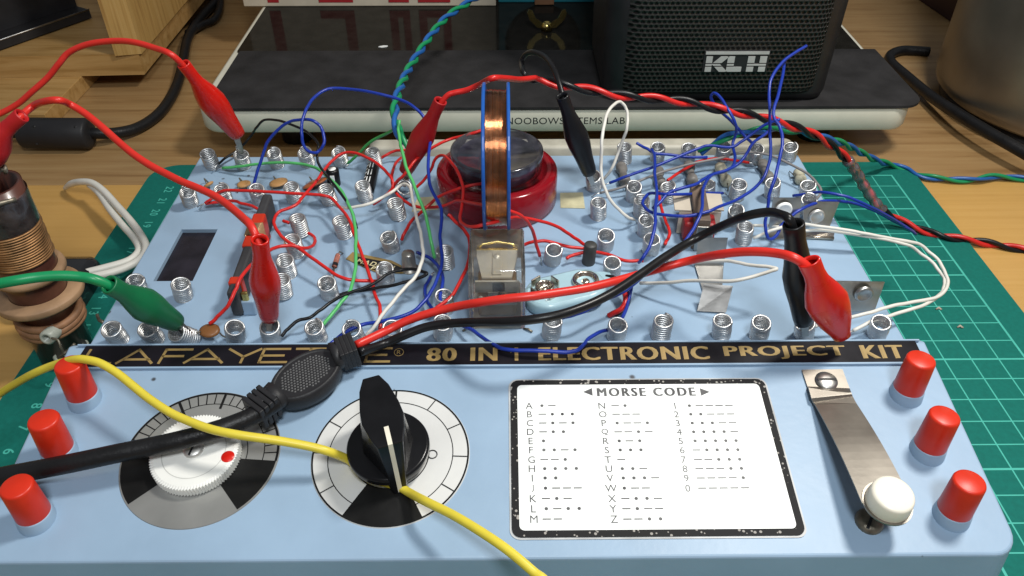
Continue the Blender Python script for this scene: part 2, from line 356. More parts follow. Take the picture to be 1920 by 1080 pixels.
def put_text(mb, txt, org, ex, ey, w=None, h=None, bold=0.0, spacing=1.0, center=False, mi=0, heavy=0, hw_=.015):
    """org = lower-left corner (or centre); fits the ink box to w x h"""
    V, F = text2d(txt, bold, spacing); lo, hi = V.min(0), V.max(0); sz = hi - lo
    sh = h / sz[1] if h else w / sz[0]; sw = w / sz[0] if w else sh
    Q = (V - lo) * [sw, sh]
    if center: Q = Q - sz * [sw, sh] / 2
    ex, ey = np.array(ex, float), np.array(ey, float); org = np.array(org, float)
    up_ = np.cross(ex, ey)
    for k in range(heavy * 2 + 1):
        mb.add([org + ex * (q[0] + (k - heavy) * hw_) + ey * q[1] + up_ * .002 * k for q in Q], F, mi, False)
def stroke(mb, pts, wd, conv, mi=0):
    for a, b in zip(pts[:-1], pts[1:]):
        a, b = np.array(a, float), np.array(b, float); d = (b - a) / max(1e-9, np.linalg.norm(b - a)); n = np.array([-d[1], d[0]]) * wd / 2; e = d * wd * .45
        mb.sheet([conv(*q) for q in (a - e - n, b + e - n, b + e + n, a - e + n)], mi)
def spline(pts, per=7):
    p = [np.array(q, float) for q in pts]; out = []
    p = [2 * p[0] - p[1]] + p + [2 * p[-1] - p[-2]]
    for i in range(1, len(p) - 2):
        a, b, c, d = p[i - 1], p[i], p[i + 1], p[i + 2]
        for k in range(per):
            t = k / per; out.append(.5 * (2 * b + (c - a) * t + (2 * a - 5 * b + 4 * c - d) * t * t + (3 * b - a - 3 * c + d) * t ** 3))
    out.append(p[-2]); return out
def hpts(px, hs, base=D):
    """picture points + heights over the deck (spread evenly) -> places"""
    n = len(px); xs = np.linspace(0, 1, len(hs)); out = []
    for i, q in enumerate(px):
        h = float(np.interp(i / max(1, n - 1), xs, hs)); out.append(P(q[0], q[1], base + h))
    return out
def resample(path, step):
    path = [np.array(p) for p in path]; L = [0]
    for a, b in zip(path[:-1], path[1:]): L.append(L[-1] + np.linalg.norm(b - a))
    n = max(2, int(L[-1] / step)); t = np.linspace(0, L[-1], n + 1); A = np.array(path)
    return [np.array([np.interp(q, L, A[:, k]) for k in range(3)]) for q in t], L[-1]

# ------------------------------------------------------------------ THE SETTING
mb = MB().box((-18, -6.15, -2.2), (130, 57.8, 4)); obj('desk', mb, 'desk', label='orange wood desk top', kind='structure')
mb = MB().box((-18, 57.8, -2.2), (130, 70, 4), bev=.06); obj('rear_desk_board', mb, 'rear', label='brown pine boards behind the orange desk', kind='structure')
mb = MB().box((-18, 95, 12), (200, 2, 40)); obj('wall', mb, mat('dim_wall', (.10, .095, .09, 1), .8), label='dim wall behind the desk', kind='structure')

# cutting mat
cm = thing('cutting_mat', (-17.6, 10, -.2), 'green cutting mat with pale grid lines, lying under the blue kit', 'cutting mat')
mw, mh = 37.68, 34.0
mb = MB().prism([(x - 17.6, y + 24.32 - mh / 2, -.198) for x, y in rrect(mw, mh, 1.3, 8)], (0, 0, .198)); obj('mat_sheet', mb, 'mat', cm)
mb = MB(); zt = .004
def ln(x0, y0, x1, y1, w): stroke(mb, [(x0, y0), (x1, y1)], w, lambda a, b: (a, b, zt))
for k in range(0, 35):
    X = -k; wd = .085 if k in (0, 5, 10, 15, 20, 25, 30) else .05
    mb.sheet([(X - wd / 2, -8, zt), (X + wd / 2, -8, zt), (X + wd / 2, 23 + wd / 2, zt), (X - wd / 2, 23 + wd / 2, zt)])
mb.sheet([(-34.47, -8, zt), (-34.37, -8, zt), (-34.37, 23, zt), (-34.47, 23, zt)])
for k in range(-7, 24):
    wd = .085 if k % 5 == 0 or k == 23 else .05
    mb.sheet([(-34.42, k - wd / 2, zt + .0015), (.04, k - wd / 2, zt + .0015), (.04, k + wd / 2, zt + .0015), (-34.42, k + wd / 2, zt + .0015)])
for k in range(0, 24):
    put_text(mb, str(k), (-35.05, k, zt + .001), (0, -1, 0), (1, 0, 0), h=.37, bold=.012, spacing=1.1, center=True)
    if k % 2 == 0:
        pass
obj('grid_print', mb, 'matline', cm)

# ------------------------------------------------------------------ BACKGROUND THINGS
# cream slab-shaped device with foam pad and glossy panel
dz0, dz1, dy0, dy1, dx0, dx1 = 1.5, 2.73, 24.78, 44.0, -34.05, 1.15
dev = thing('desktop_device', (-16, 34, 1.5), 'long flat cream device with a glossy black top, behind the kit', 'device')
dc = ((dx0 + dx1) / 2, (dy0 + dy1) / 2)
mb = MB(); pts = rrect(dx1 - dx0, dy1 - dy0, 1.1, 7)
prof = [(-.10, dz0), (0, dz0 + .16), (0, dz1 - .12), (-.05, dz1 - .03), (-.14, dz1)]
rings = []
for ins, z in prof:
    q = rrect(dx1 - dx0 + 2 * ins, dy1 - dy0 + 2 * ins, 1.1 + ins, 7); rings.append([(dc[0] + a, dc[1] + b, z) for a, b in q])
n = len(rings[0]); vs = [p for r in rings for p in r]
fs = [(i * n + j, i * n + (j + 1) % n, (i + 1) * n + (j + 1) % n, (i + 1) * n + j) for i in range(len(rings) - 1) for j in range(n)]
mb.add(vs, fs); mb.add(rings[-1], [tuple(range(n))], 0, False); mb.add(rings[0], [tuple(range(n - 1, -1, -1))], 0, False)
obj('device_case', mb, 'device', dev)
for fx in (-30, -2.5):
    for fy in (27.5, 41): obj('foot', MB().lathe((fx, fy, -.2), (0, 0, 1), [(0, 0), (.8, 0), (.8, 1.72), (0, 1.72)], 16), 'rubber', dev)
mb = MB().prism([(dc[0] + a, b + 37.6, dz1 + .002) for a, b in rrect(dx1 - dx0 - .6, 12.0, .4)], (0, 0, .06)); obj('glossy_panel', mb, 'gloss', dev)
mb = MB()
put_text(mb, 'NOOBOWSYSTEMS LAB.', (*P(949, 240, 2)[:1], dy0 - .006, 1.93), (1, 0, 0), (0, 0, 1), w=5.95, h=.36, bold=.0, spacing=1.05)
lb = obj('device_lettering', mb, 'ink', dev)
pad = MB()
px0, px1 = -33.55, 1.55; py0, py1 = 24.72, 31.75
pq = []
for cx_, cy_, a0, rr_ in ((px1 - .08, py1 - .08, 0, .08), (px0 + .08, py1 - .08, 90, .08), (px0 + .5, py0 + .5, 180, .5), (px1 - 1.1, py0 + 1.1, 270, 1.1)):
    for k in range(8): pq.append((cx_ + rr_ * cos(radians(a0 + 90 * k / 7)), cy_ + rr_ * sin(radians(a0 + 90 * k / 7)), dz1 + .004))
pad.prism(pq, (0, 0, .13))
tag(obj('foam_pad', pad, 'pad'), 'thin black foam pad lying across the front of the cream device', 'foam pad')
zp = dz1 + .137
# speaker
sxl, sxr = P(1133, 207, zp)[0], P(1566, 212, zp)[0]
sp = thing('loudspeaker', ((sxl + sxr) / 2, 29, zp), 'black loudspeaker with perforated grille and silver badge, standing on the foam pad', 'speaker')
def rbox_rings(x0, x1, y0, y1, levels, r, n=6):
    mbx = MB(); R = []
    for z, ins in levels:
        q = rrect(x1 - x0 - 2 * ins, y1 - y0 - 2 * ins, max(.05, r - ins), n); R.append([((x0 + x1) / 2 + a, (y0 + y1) / 2 + b, z) for a, b in q])
    k = len(R[0]); mbx.add([p for rr in R for p in rr], [(i * k + j, i * k + (j + 1) % k, (i + 1) * k + (j + 1) % k, (i + 1) * k + j) for i in range(len(R) - 1) for j in range(k)])
    mbx.add(R[-1], [tuple(range(k))], 0, False); mbx.add(R[0], [tuple(range(k - 1, -1, -1))], 0, False)
    return mbx
sy0 = 24.95
spb = rbox_rings(sxl, sxr, sy0 + .25, sy0 + 7.5, [(zp, .35), (zp + .1, .12), (zp + .45, 0), (zp + 13, -.28)], 1.0)
obj('speaker_cabinet', spb, 'darkdev', sp)
gm = rbox_rings(sxl + .35, sxr - .35, sy0 - .02, sy0 + 6.8, [(zp + .42, .32), (zp + .55, .12), (zp + .8, 0), (zp + 12.8, -.22)], 1.35)
obj('speaker_grille', gm, 'grille', sp)
bx0, bx1 = P(1319, 115, 0)[0], 0
mb = MB(); yb = sy0 - .10
def at_y(px, py, Y):
    d = ray(px, py); t = (Y - CAM_POS[1]) / d[1]; return CAM_POS + t * d
b0, b1 = at_y(1318, 134, yb), at_y(1443, 96, yb)
bw, bh = b1[0] - b0[0], b1[2] - b0[2]
mb.box(((b0[0] + b1[0]) / 2, yb + .06, (b0[2] + b1[2]) / 2 - .0), (bw + .12, .12, bh + .08), bev=.03)
bd = obj('badge', mb, 'darkdev', sp)
mb = MB()
cv = lambda u, v: np.array([b0[0] + u * bw, yb - .012, b0[2] + v * bh])
def poly(*pp): mb.prism([cv(*q) for q in pp], (0, -.03, 0))
poly((0, .86), (1, .86), (1, 1), (0, 1))
def slitletter(pieces):
    for q in pieces: poly(*q)
for y0_, y1_ in ((0, .24), (.30, .38), (.44, .76)):
    o_ = .02
    # K
    f = lambda yy: (.02 + (.0), .30)
    poly((.02, y0_), (.12, y0_), (.12, y1_), (.02, y1_))
    def kx(y): return .12 + abs(y - .38) * .34
    poly((kx(y0_) - .0, y0_), (kx(y0_) + .13, y0_), (kx(y1_) + .13, y1_), (kx(y1_), y1_))
    # L
    if y0_ < .1: poly((.36, y0_), (.60, y0_), (.60, y1_), (.36, y1_))
    else: poly((.36, y0_), (.47, y0_), (.47, y1_), (.36, y1_))
    # H
    if .25 < y0_ < .4: poly((.68, y0_), (.98, y0_), (.98, y1_), (.68, y1_))
    else:
        poly((.68, y0_), (.79, y0_), (.79, y1_), (.68, y1_)); poly((.87, y0_), (.98, y0_), (.98, y1_), (.87, y1_))
bl = obj('badge_lettering', mb, mat('satin_silver', (.55, .55, .54, 1), .5, metal=.3), bd)

# cartons behind the glossy panel
yc = P(700, 12, dz1 + .06)[1]
x0, x1 = P(458, 12, dz1 + .06)[0], P(930, 11, dz1 + .06)[0]
bxw = thing('carton', ((x0 + x1) / 2, yc + 3, dz1), 'cream carton with red lettering, at the back of the glossy panel', 'box')
mb = MB().box(((x0 + x1) / 2, yc + 3, dz1 + .07 + 4.5), (x1 - x0, 6, 9), bev=.05); obj('carton_body', mb, 'boxwhite', bxw)
mb = MB()
zb = dz1 + .07
for ki, (a, b, c, d_) in enumerate(((505, 526, .25, 3.2), (600, 664, .25, .75), (645, 664, .25, 3.2), (730, 745, .25, 3.2), (730, 768, .25, .7), (755, 768, .25, 3.2), (785, 800, .25, 3.2), (785, 845, .25, .7), (830, 845, .25, 3.2))):
    xa, xb = P(a, 10, zb)[0], P(b, 10, zb)[0]; mb.sheet([(xa, yc - .02 - ki * .004, zb + c), (xb, yc - .02 - ki * .004, zb + c), (xb, yc - .02 - ki * .004, zb + d_), (xa, yc - .02 - ki * .004, zb + d_)])
obj('carton_lettering', mb, 'boxred', bxw)
x2, x3 = P(933, 9, zb)[0], P(1180, 9, zb)[0]
bt = thing('carton', ((x2 + x3) / 2, yc + 3.5, dz1), 'teal carton with a round black port, beside the cream carton', 'box')
mb = MB().box(((x2 + x3) / 2, yc + 3.6, zb + 4.5), (x3 - x2 - .1, 6, 9), bev=.05); obj('carton_body', mb, 'teal', bt)
xc = P(1020, 5, zb)[0]
mb = MB().lathe((xc, yc + .62, zb + 2.6), (0, -1, 0), [(0, .0), (2.45, .0), (2.45, .06), (2.2, .1), (0, .1)], 40); obj('round_port', mb, 'darkdev', bt)
mb = MB().box((xc, yc + .25, zb + .25), (1.2, .5, .42), bev=.05); obj('brown_tab', mb, 'brownthing', bt)
# solid wing nut standing in for one reflected in the glossy panel
wn = Pq = P(1025, 57, zb + .02)
mb = MB().lathe(Pq + [0, .1, 0], (0, 0, 1), [(.14, 0), (.34, 0), (.30, .28), (.22, .45), (.14, .45), (.14, 0)], 20)
for sg in (-1, 1):
    pr = [(.2, .1), (.55, .15), (1.0, .6), (1.14, 1.0), (1.05, 1.2), (.85, 1.12), (.62, .66), (.22, .4)]
    mb.prism([Pq + [sg * a, .04, b] for a, b in pr], (0, .13, 0))
tag(obj('wing_nut_reflection', mb, 'brass'), 'small brass wing nut set on the glossy black panel in place of a reflection', 'wing nut')
# white fleck
mb = MB(); q = P(719, 88, zb + .01)
mb.prism([q + np.array([a, b, 0]) for a, b in ((-.28, -.05), (-.1, -.12), (.2, -.02), (.24, .1), (0, .13), (-.2, .04))], (0, 0, .04))
tag(obj('paper_scrap', mb, 'card'), 'tiny white paper scrap on the glossy black panel', 'scrap')

# bronze canister on the right + cables
bc = (12.9, 30.2)
cn = thing('metal_canister', (bc[0], bc[1], -.2), 'brown bronze metal canister with a black rubber foot, at the right edge', 'canister')
mb = MB().lathe((bc[0], bc[1], .62), (0, 0, 1), [(6.6, 0), (7.1, .08), (7.35, .3), (7.45, .8), (7.45, 22), (0, 22)], 72); obj('canister_body', mb, 'bronze', cn)
mb = MB().lathe((bc[0], bc[1], -.198), (0, 0, 1), [(5.2, 0), (6.8, 0), (6.95, .3), (6.7, .85), (5.0, .85)], 64, cap0=True); obj('rubber_foot', mb, 'rubber', cn)
pth = spline([P(1742, 97, .1), P(1715, 95, .1), P(1690, 95, .1), P(1670, 103, .1), P(1672, 118, .1), P(1700, 143, .2), P(1745, 180, .5), P(1800, 216, .9), P(1860, 252, 1.0), P(1930, 292, .9), P(1990, 330, .6)], 10)
tag(obj('black_cable', MB().tube(pth, .30, 12), 'cable'), 'thick black cable bending out in front of the bronze canister', 'cable')
m0, m1 = P(1740, -30, -.2), P(1764, 40, -.2)
mb = MB().box((m1[0] + 2.2, m1[1] + 9, .8), (5, 18, 2), ax=[(cos(.10), sin(.10), 0), (-sin(.10), cos(.10), 0), (0, 0, 1)], bev=.08)
tag(obj('maroon_book', mb, 'maroon'), 'dark maroon book lying behind the bronze canister', 'book')

# wooden cabinet at the upper left
zl = .75
lx = -47.2
wc = thing('wooden_cabinet', (-52, 40, -.2), 'pine plywood cabinet standing on a board, at the upper left', 'cabinet')
yl = P(60, 146, zl)[1]
lxx = P(142, 147, zl)[0]; lx2 = P(92, 213, zl)[0]
mb = MB().box(((lxx + lx2) / 2 - 10, P(90, 214, zl)[1] + 11, (zl - .198) / 2), (20, 22, zl + .196), bev=.04); obj('plinth_board', mb, 'pine', wc)
tz = zl
for k in range(80):
    if P(150, 107, tz)[1] < yl: break
    tz += .02
cr = P(271, 140, zl + .01); cb = P(384, 0, zl + .01); dirr = nrm(np.array([cb[0] - cr[0], cb[1] - cr[1], 0])); 
dl = nrm(P(0, 147, zl) - P(270, 141, zl))
base_poly = [cr, cr + dirr * 30, cr + dirr * 30 + dl * 25, cr + dl * 25]
mb = MB().prism(base_poly, (0, 0, tz - zl)); obj('base_board', mb, 'pine', wc)
q = P(266, 101, tz + .005); q2 = P(216, 105, tz + .005); 
wv = nrm(q2 - q); wl = np.linalg.norm(q2 - q)
mb = MB().prism([q, q + dirr * 28, q2 + dirr * 28, q2], (0, 0, 16)); obj('side_panel', mb, 'pinev', wc)
# dark device inside
a0, a1 = P(-40, 108, tz + .1), P(172, 33, tz + .1)
dd = nrm(a1 - a0); nn = np.array([-dd[1], dd[0], 0])
if nn[1] < 0: nn = -nn
ddv = thing('dark_appliance', (a0 + a1) / 2, 'black appliance with a thin silver edge, inside the pine cabinet', 'appliance')
mb = MB().prism([a0, a1 , a1 + nn * 8, a0 + nn * 8], (0, 0, .5)); obj('appliance_base', mb, 'darkdev', ddv)
mb = MB().tube([a0 + [0, 0, .52], a1 + [0, 0, .52]], .05, 6); obj('silver_edge', mb, 'plate', ddv)
mb = MB().prism([a0 + nn * 1.2 + [0, 0, .51], a1 + nn * 1.2 + [0, 0, .51], a1 + nn * 7 + [0, 0, .51], a0 + nn * 7 + [0, 0, .51]], (0, 0, 9)); obj('appliance_body', mb, 'darkdev', ddv)
# cable with ferrite core
fc = thing('ferrite_cable', P(110, 250, -.2), 'thick black cable with a cylindrical ferrite core, behind the brown coil', 'cable')
z0 = .75
e0, e1 = P(40, 249, z0), P(170, 250, z0 - .05)
ax = nrm(e1 - e0); Lf = np.linalg.norm(e1 - e0)
mb = MB().lathe(e0, ax, [(.5, 0), (.72, .06), (.78, .15), (.78, Lf - .15), (.72, Lf - .05), (.45, Lf)], 28, cap0=True, cap1=True)
fco = obj('ferrite_core', mb, 'mould', fc)
mb = MB()
for xx, yy in ((64, 237), (141, 238), (69, 271), (146, 272)):
    d = ray(xx, yy); 
    best = None
    for tt in np.linspace(20, 60, 800):
        pnt = CAM_POS + d * tt; s_ = (pnt - e0) @ ax; rr_ = np.linalg.norm(pnt - e0 - ax * s_)
        if rr_ < .785: best = pnt; break
    if best is not None:
        s_ = (best - e0) @ ax; nv = nrm(best - e0 - ax * s_); mb.lathe(best - nv * .03, nv, [(0, .05), (.07, .05), (.08, 0)], 10)
if mb.v: obj('core_hole', mb, 'rubber', fco)
pth = spline([P(-30, 248, .3), P(40, 249, .6), P(172, 250, .6), P(220, 249, .35), P(262, 238, .15), P(300, 211, .15), P(325, 175, .15), P(338, 140, .2), P(345, 105, .3), P(353, 70, .3), P(375, 35, .3), P(402, 5, .3), P(430, -30, .3)], 10)
obj('cable_run', MB().tube(pth, .29, 12), 'cable', fc)
mb = MB().tube(spline([P(352, 62, .3), P(380, 46, .2), P(402, 36, .2), P(412, 12, .3), P(412, -20, .3)], 8), .24, 10)
tag(obj('black_cable', mb, 'cable'), 'second black cable crossing beside the pine cabinet, upper left', 'cable')

# glossy black case under the white twin lead
g0 = P(118, 475, .9); g1 = P(193, 474, .9)
mb = rbox_rings(g0[0] - 1.0, g1[0] - .05, g0[1] - 3.2, g0[1], [(-.198, .05), (0, 0), (.55, .0), (.82, .12), (.9, .4)], .5)
tag(obj('black_case', mb, 'glosscase'), 'small glossy black case on the desk behind the brown coil', 'case')

# ------------------------------------------------------------------ THE KIT
X0, X1 = -31.2, -7.1
kit = thing('project_kit', (-19.15, 8.5, 0), 'light blue electronics project kit with rows of spring terminals, on the green mat', 'electronics kit')
def pz(Y): return 4.8 + (Y - 4.785) * tan(TILT)
YF = -.62
sec = [(YF - .35, .02), (YF, pz(YF)), (5.62, pz(5.62)), (5.78, pz(5.62) - .1), (6.12, D), (17.66, D), (17.85, .02)]
bm = bmesh.new()
L = [bm.verts.new((X0 - .10, y, z)) for y, z in sec]; R = [bm.verts.new((X1 + .02, y, z)) for y, z in sec]
for vv, (y, z) in zip(L, sec):
    if z < 1: vv.co.x -= .15
for vv, (y, z) in zip(R, sec):
    if z < 1: vv.co.x += .15
ns = len(sec)
for i in range(ns):
    j = (i + 1) % ns; bm.faces.new((L[i], R[i], R[j], L[j]))
bm.faces.new(L); bm.faces.new(R[::-1]); bmesh.ops.recalc_face_normals(bm, faces=bm.faces[:])
fe = [e for e in bm.edges if {e.verts[0], e.verts[1]} in ({L[0], L[1]}, {R[0], R[1]})]
bmesh.ops.bevel(bm, geom=fe, offset=.62, segments=6, affect='EDGES', profile=.5)
be = [e for e in bm.edges if not e.is_boundary and len(e.link_faces) == 2 and e.calc_face_angle(0) > .6 and e.calc_face_angle_signed(0) > 0 and max(v.co.z for v in e.verts) > 3.2]
bmesh.ops.bevel(bm, geom=be, offset=.07, segments=3, affect='EDGES', profile=.5, clamp_overlap=True)
bm.verts.ensure_lookup_table(); bm.verts.index_update()
mb = MB().add([tuple(v.co) for v in bm.verts], [[v.index for v in f.verts] for f in bm.faces], 0, False); bm.free()
case = obj('kit_case', mb, 'kit', kit)
# cut the solar window
sq = [Dk(339, 430), Dk(409, 430), Dk(360, 527), Dk(289, 527)]
sx0, sx1 = (sq[0][0] + sq[3][0]) / 2, (sq[1][0] + sq[2][0]) / 2; sy0_, sy1_ = (sq[2][1] + sq[3][1]) / 2, (sq[0][1] + sq[1][1]) / 2
cut = obj('window_cutter', MB().box(((sx0 + sx1) / 2, (sy0_ + sy1_) / 2, D), (sx1 - sx0, sy1_ - sy0_, .5)), 'kit')
mod = case.modifiers.new('window', 'BOOLEAN'); mod.object = cut; mod.operation = 'DIFFERENCE'; mod.solver = 'EXACT'
bpy.context.view_layer.update()
newme = bpy.data.meshes.new_from_object(case.evaluated_get(bpy.context.evaluated_depsgraph_get()))
case.modifiers.clear(); case.data = newme
for p_ in case.data.polygons: p_.use_smooth = False
bpy.data.objects.remove(cut)
mb = MB().box(((sx0 + sx1) / 2, (sy0_ + sy1_) / 2, D - .19), (sx1 - sx0 - .01, sy1_ - sy0_ - .01, .1)); obj('solar_cell', mb, 'solar', kit)
mb = MB()
xr0, xr1 = Dk(690, 285, .1)[0], X1 - .05
mb = rbox_rings(xr0, xr1, 17.9, 18.7, [(1.2, 0), (D + .12, 0), (D + .2, .05), (D + .24, .15)], .35); obj('rear_rim', mb, 'rim', kit, label='yellowed cream plastic rim along the rear edge')

# springs
def spring_mesh(h=.82, turns=13, r=.262, w=.031, nseg=18, ns_=6, name='spring'):
    k = int(turns * nseg); pts = []
    for i in range(k + 1):
        a = 2 * pi * i / nseg; z = w + (h - 2 * w) * i / k; rr = r + .004 * sin(i * .7)
        pts.append(np.array([rr * cos(a), rr * sin(a), z]))
    m_ = MB().tube(pts, w, ns_)
    me = bpy.data.meshes.new(name); me.from_pydata([Vector(v) * .01 for v in m_.v], [], m_.f); me.materials.append(M['steel']); me.polygons.foreach_set('use_smooth', m_.sm); me.update()
    return me
SP = [spring_mesh(.82, 8.3, .258, .036, 20), spring_mesh(.80, 7.8, .262, .037, 20), spring_mesh(.84, 8.7, .255, .036, 20)]
SPR = [((388,287),(400,318)),((452,293),(458,318)),((512,291),(521,316)),((570,286),(579,314)),((632,287),(642,313)),((697,283),(705,316)),
((352,365),(359,388)),((414,354),(423,383)),((481,361),(488,384)),((545,349),(555,382)),((609,352),(620,385)),((679,347),(687,380)),((757,349),(761,366)),((740,378),(748,413)),
((557,408),(567,446)),((547,449),(558,482)),((533,486),(542,520)),((527,523),(533,560)),((637,412),(648,447)),((727,443),(735,472)),((612,530),(620,560)),((721,503),(724,535)),((833,468),(837,504)),((832,553),(835,586)),((830,603),(831,636)),((338,530),(345,563)),((253,525),(262,556)),
((207,617),(225,643)),((275,615),(293,643)),((328,623),(363,640)),((440,613),(443,642)),((505,610),(510,641)),((588,612),(598,642)),((658,615),(668,642)),((735,613),(737,642)),((1037,600),(1033,635)),((1159,608),(1155,637)),((1245,598),(1238,637)),((1355,600),(1352,635)),((1428,603),(1422,636)),((1507,608),(1507,635)),((1652,606),(1643,633)),
((1039,468),(1035,496)),((1137,446),(1134,469)),((1147,498),(1147,521)),((1122,378),(1122,412)),((1110,334),(1114,359)),((1171,275),(1171,308)),((1233,277),(1232,304)),((1290,280),(1289,305)),((1358,275),(1352,304)),((1420,278),(1413,308)),((1482,278),(1477,304)),
((1189,350),(1187,379)),((1203,373),(1202,408)),((1252,347),(1254,381)),((1212,412),(1210,444)),((1222,447),(1220,477)),((1387,343),(1380,376)),((1448,343),(1447,373)),((1512,350),(1512,377)),((1323,350),(1325,374)),((1380,395),(1378,424)),((1398,423),(1393,458)),((1518,375),(1510,402))]
proto = None
for i, (t_, b_) in enumerate(SPR):
    base = Dk(b_[0], b_[1] - 5, .0); top = Dk(t_[0], t_[1], .80); a = top - base
    hz = np.linalg.norm(a[:2]); mx = .38 if i not in (29, 12) else .9
    if hz > mx: a[:2] *= mx / hz
    o = bpy.data.objects.new('spring_terminal', SP[i % 3]) if proto is None else proto.copy()
    if proto is None: proto = o
    o.data = SP[i % 3]
    COL.objects.link(o); o.parent = kit; o.matrix_parent_inverse = Matrix.Translation(-WLOC[kit.name])
    o.location = W(base + [0, 0, .01])
    sc_ = min(1.2, max(.85, np.linalg.norm(a) / .82))
    o.rotation_euler = (Vector(a).to_track_quat('Z', 'Y') @ Matrix.Rotation(random.uniform(0, 6), 3, 'Z').to_quaternion()).to_euler(); o.scale = (1, 1, sc_)

# nameplate
def npuv(x, y): return uv(x, y)
vt = uv(960, 647)[1]; vb = uv(960, 686)[1]
ul, ur = uv(150, 663)[0], uv(1719, 650)[0]
mb = MB().prism([fromuv(ul, vb, .0), fromuv(ur, vb, .0), fromuv(ur - .02, vt, .0), fromuv(ul + .12, vt, .0)], PN * .07)
npl = obj('nameplate', mb, 'npblack', kit)
mb = MB()
for a, b in ((vb - .07, vb - .015), (vt + .01, vt + .055)):
    mb.prism([fromuv(ul - .12, a), fromuv(ur + .1, a), fromuv(ur + .1, b), fromuv(ul - .12, b)], PN * .09)
obj('nameplate_edge', mb, 'kit', npl)
mb = MB(); HN = .074
def npx(x): return uv(x, 668)[0]
vh = vt - vb; v0 = vb + vh * .17; v1 = vb + vh * .80
LET = {'L': [[(0, 1), (-.12, 0), (1, 0)]], 'A': [[(-.1, 0), (.5, 1), (1.05, 0)], [(.12, .27), (.92, .27)]], 'F': [[(-.05, 0), (.08, 1), (1.08, 1)], [(.02, .5), (.8, .5)]],
       'Y': [[(0, 1), (.5, .42), (1.02, 1)], [(.5, .42), (.46, 0)]], 'E': [[(1.05, 1), (.06, 1), (-.04, 0), (1, 0)], [(0, .5), (.85, .5)]], 'T': [[(0, 1), (1.05, 1)], [(.52, 1), (.48, 0)]]}
for ch, xa, xb in (('L', 168, 214), ('A', 232, 288), ('F', 307, 355), ('A', 358, 418), ('Y', 430, 487), ('E', 492, 540), ('T', 556, 606), ('T', 622, 672), ('E', 689, 731)):
    a, b = npx(xa), npx(xb)
    for st in LET[ch]: stroke(mb, [(a + (b - a) * p, v0 + (v1 - v0) * q) for p, q in st], .075, lambda u, v: fromuv(u, v, HN))
for txt, xa, xb, bd_ in (('80', 802, 855, .018), ('IN', 884, 931, .018), ('ELECTRONIC', 1011, 1327, .016), ('PROJECT', 1359, 1585, .016), ('KIT', 1617, 1694, .016)):
    a, b = npx(xa), npx(xb); put_text(mb, txt, fromuv(a, v0, HN), PU, PV, w=b - a, h=v1 - v0, bold=.004, spacing=1.12, heavy=2, hw_=.014)
a, b = npx(961), npx(973); m_ = (a + b) / 2 + .02
mb.sheet([fromuv(m_ - .05, v0, HN), fromuv(m_ + .05, v0, HN), fromuv(m_ + .05, v1, HN), fromuv(m_ - .05, v1, HN)])
mb.sheet([fromuv(m_ - .17, v1 - .12, HN + .002), fromuv(m_ - .17, v1 - .20, HN + .002), fromuv(m_ - .045, v1 - .10, HN + .002), fromuv(m_ - .045, v1, HN + .002)])
uc = npx(748); cvp = (v0 + v1) / 2 + .09
stroke(mb, [(uc + .13 * cos(t), cvp + .13 * sin(t)) for t in np.linspace(0, 2 * pi, 17)], .018, lambda u, v: fromuv(u, v, HN))
put_text(mb, 'R', fromuv(uc, cvp, HN), PU, PV, h=.14, center=True)
obj('nameplate_lettering', mb, 'gold', npl)

# dial plates
def ring_sector(mb, c, r0, r1, a0, a1, h, mi=0, n=None):
    n = n or max(3, int(abs(a1 - a0) / .09)); vs = []
    for k in range(n + 1):
        a = a0 + (a1 - a0) * k / n
        vs.append(fromuv(c[0] + r0 * cos(a), c[1] + r0 * sin(a), h)); vs.append(fromuv(c[0] + r1 * cos(a), c[1] + r1 * sin(a), h))
    mb.add(vs, [(2 * k, 2 * k + 1, 2 * k + 3, 2 * k + 2) if a1 > a0 else (2 * k, 2 * k + 2, 2 * k + 3, 2 * k + 1) for k in range(n)], mi, False)
def tick(mb, c, a, r0, r1, w, h, mi=0):
    ca, sa = cos(a), sin(a)
    mb.sheet([fromuv(c[0] + r * ca - s * sa * w / 2, c[1] + r * sa + s * ca * w / 2, h) for r, s in ((r0, 1), (r0, -1), (r1, -1), (r1, 1))], mi)
c1 = (uv(414.8, 737.5) + uv(339.6, 996.6) + uv(222.8, 881) + uv(521, 827)) / 4
R1 = np.mean([np.linalg.norm(uv(*q) - c1) for q in ((414.8, 737.5), (339.6, 996.6), (222.8, 881), (521, 827))])
c2 = (uv(584.4, 856) + uv(879.4, 848) + uv(743, 732.5) + uv(722, 991.3)) / 4
R2 = np.mean([np.linalg.norm(uv(*q) - c2) for q in ((584.4, 856), (879.4, 848), (743, 732.5), (722, 991.3))])
def ang(c, x, y): q = uv(x, y) - c; return atan2(q[1], q[0])
def disc_base(c, R, m, name):
    return obj(name, MB().lathe(fromuv(*c, 0), PN, [(0, .022), (R, .022), (R + .015, 0)], 90, hint=PU, smooth=False), m, kit)
dp1 = disc_base(c1, R1, 'silver', 'dial_plate'); dp1['label'] = 'silver dial plate with two black sectors'
mb = MB(); h1 = .026
aL0, aL1 = ang(c1, 227, 857), ang(c1, 239, 948); aR0, aR1 = ang(c1, 447, 959), ang(c1, 518, 865)
if aL1 < aL0: aL1 += 2 * pi
if aL0 < 0: aL0 += 2 * pi; aL1 = aL1 if aL1 > aL0 else aL1 + 2 * pi
ring_sector(mb, c1, .3, R1 - .03, aL0, aL1, h1)
ring_sector(mb, c1, .3, R1 - .03, aR0, aR1, h1)
ring_sector(mb, c1, R1 - .07, R1 - .01, aR1, aL0, h1 + .002); ring_sector(mb, c1, R1 * .80, R1 * .812, aR1, aL0, h1); ring_sector(mb, c1, R1 * .585, R1 * .597, aR1, aR1 + .6, h1)
nt = 25
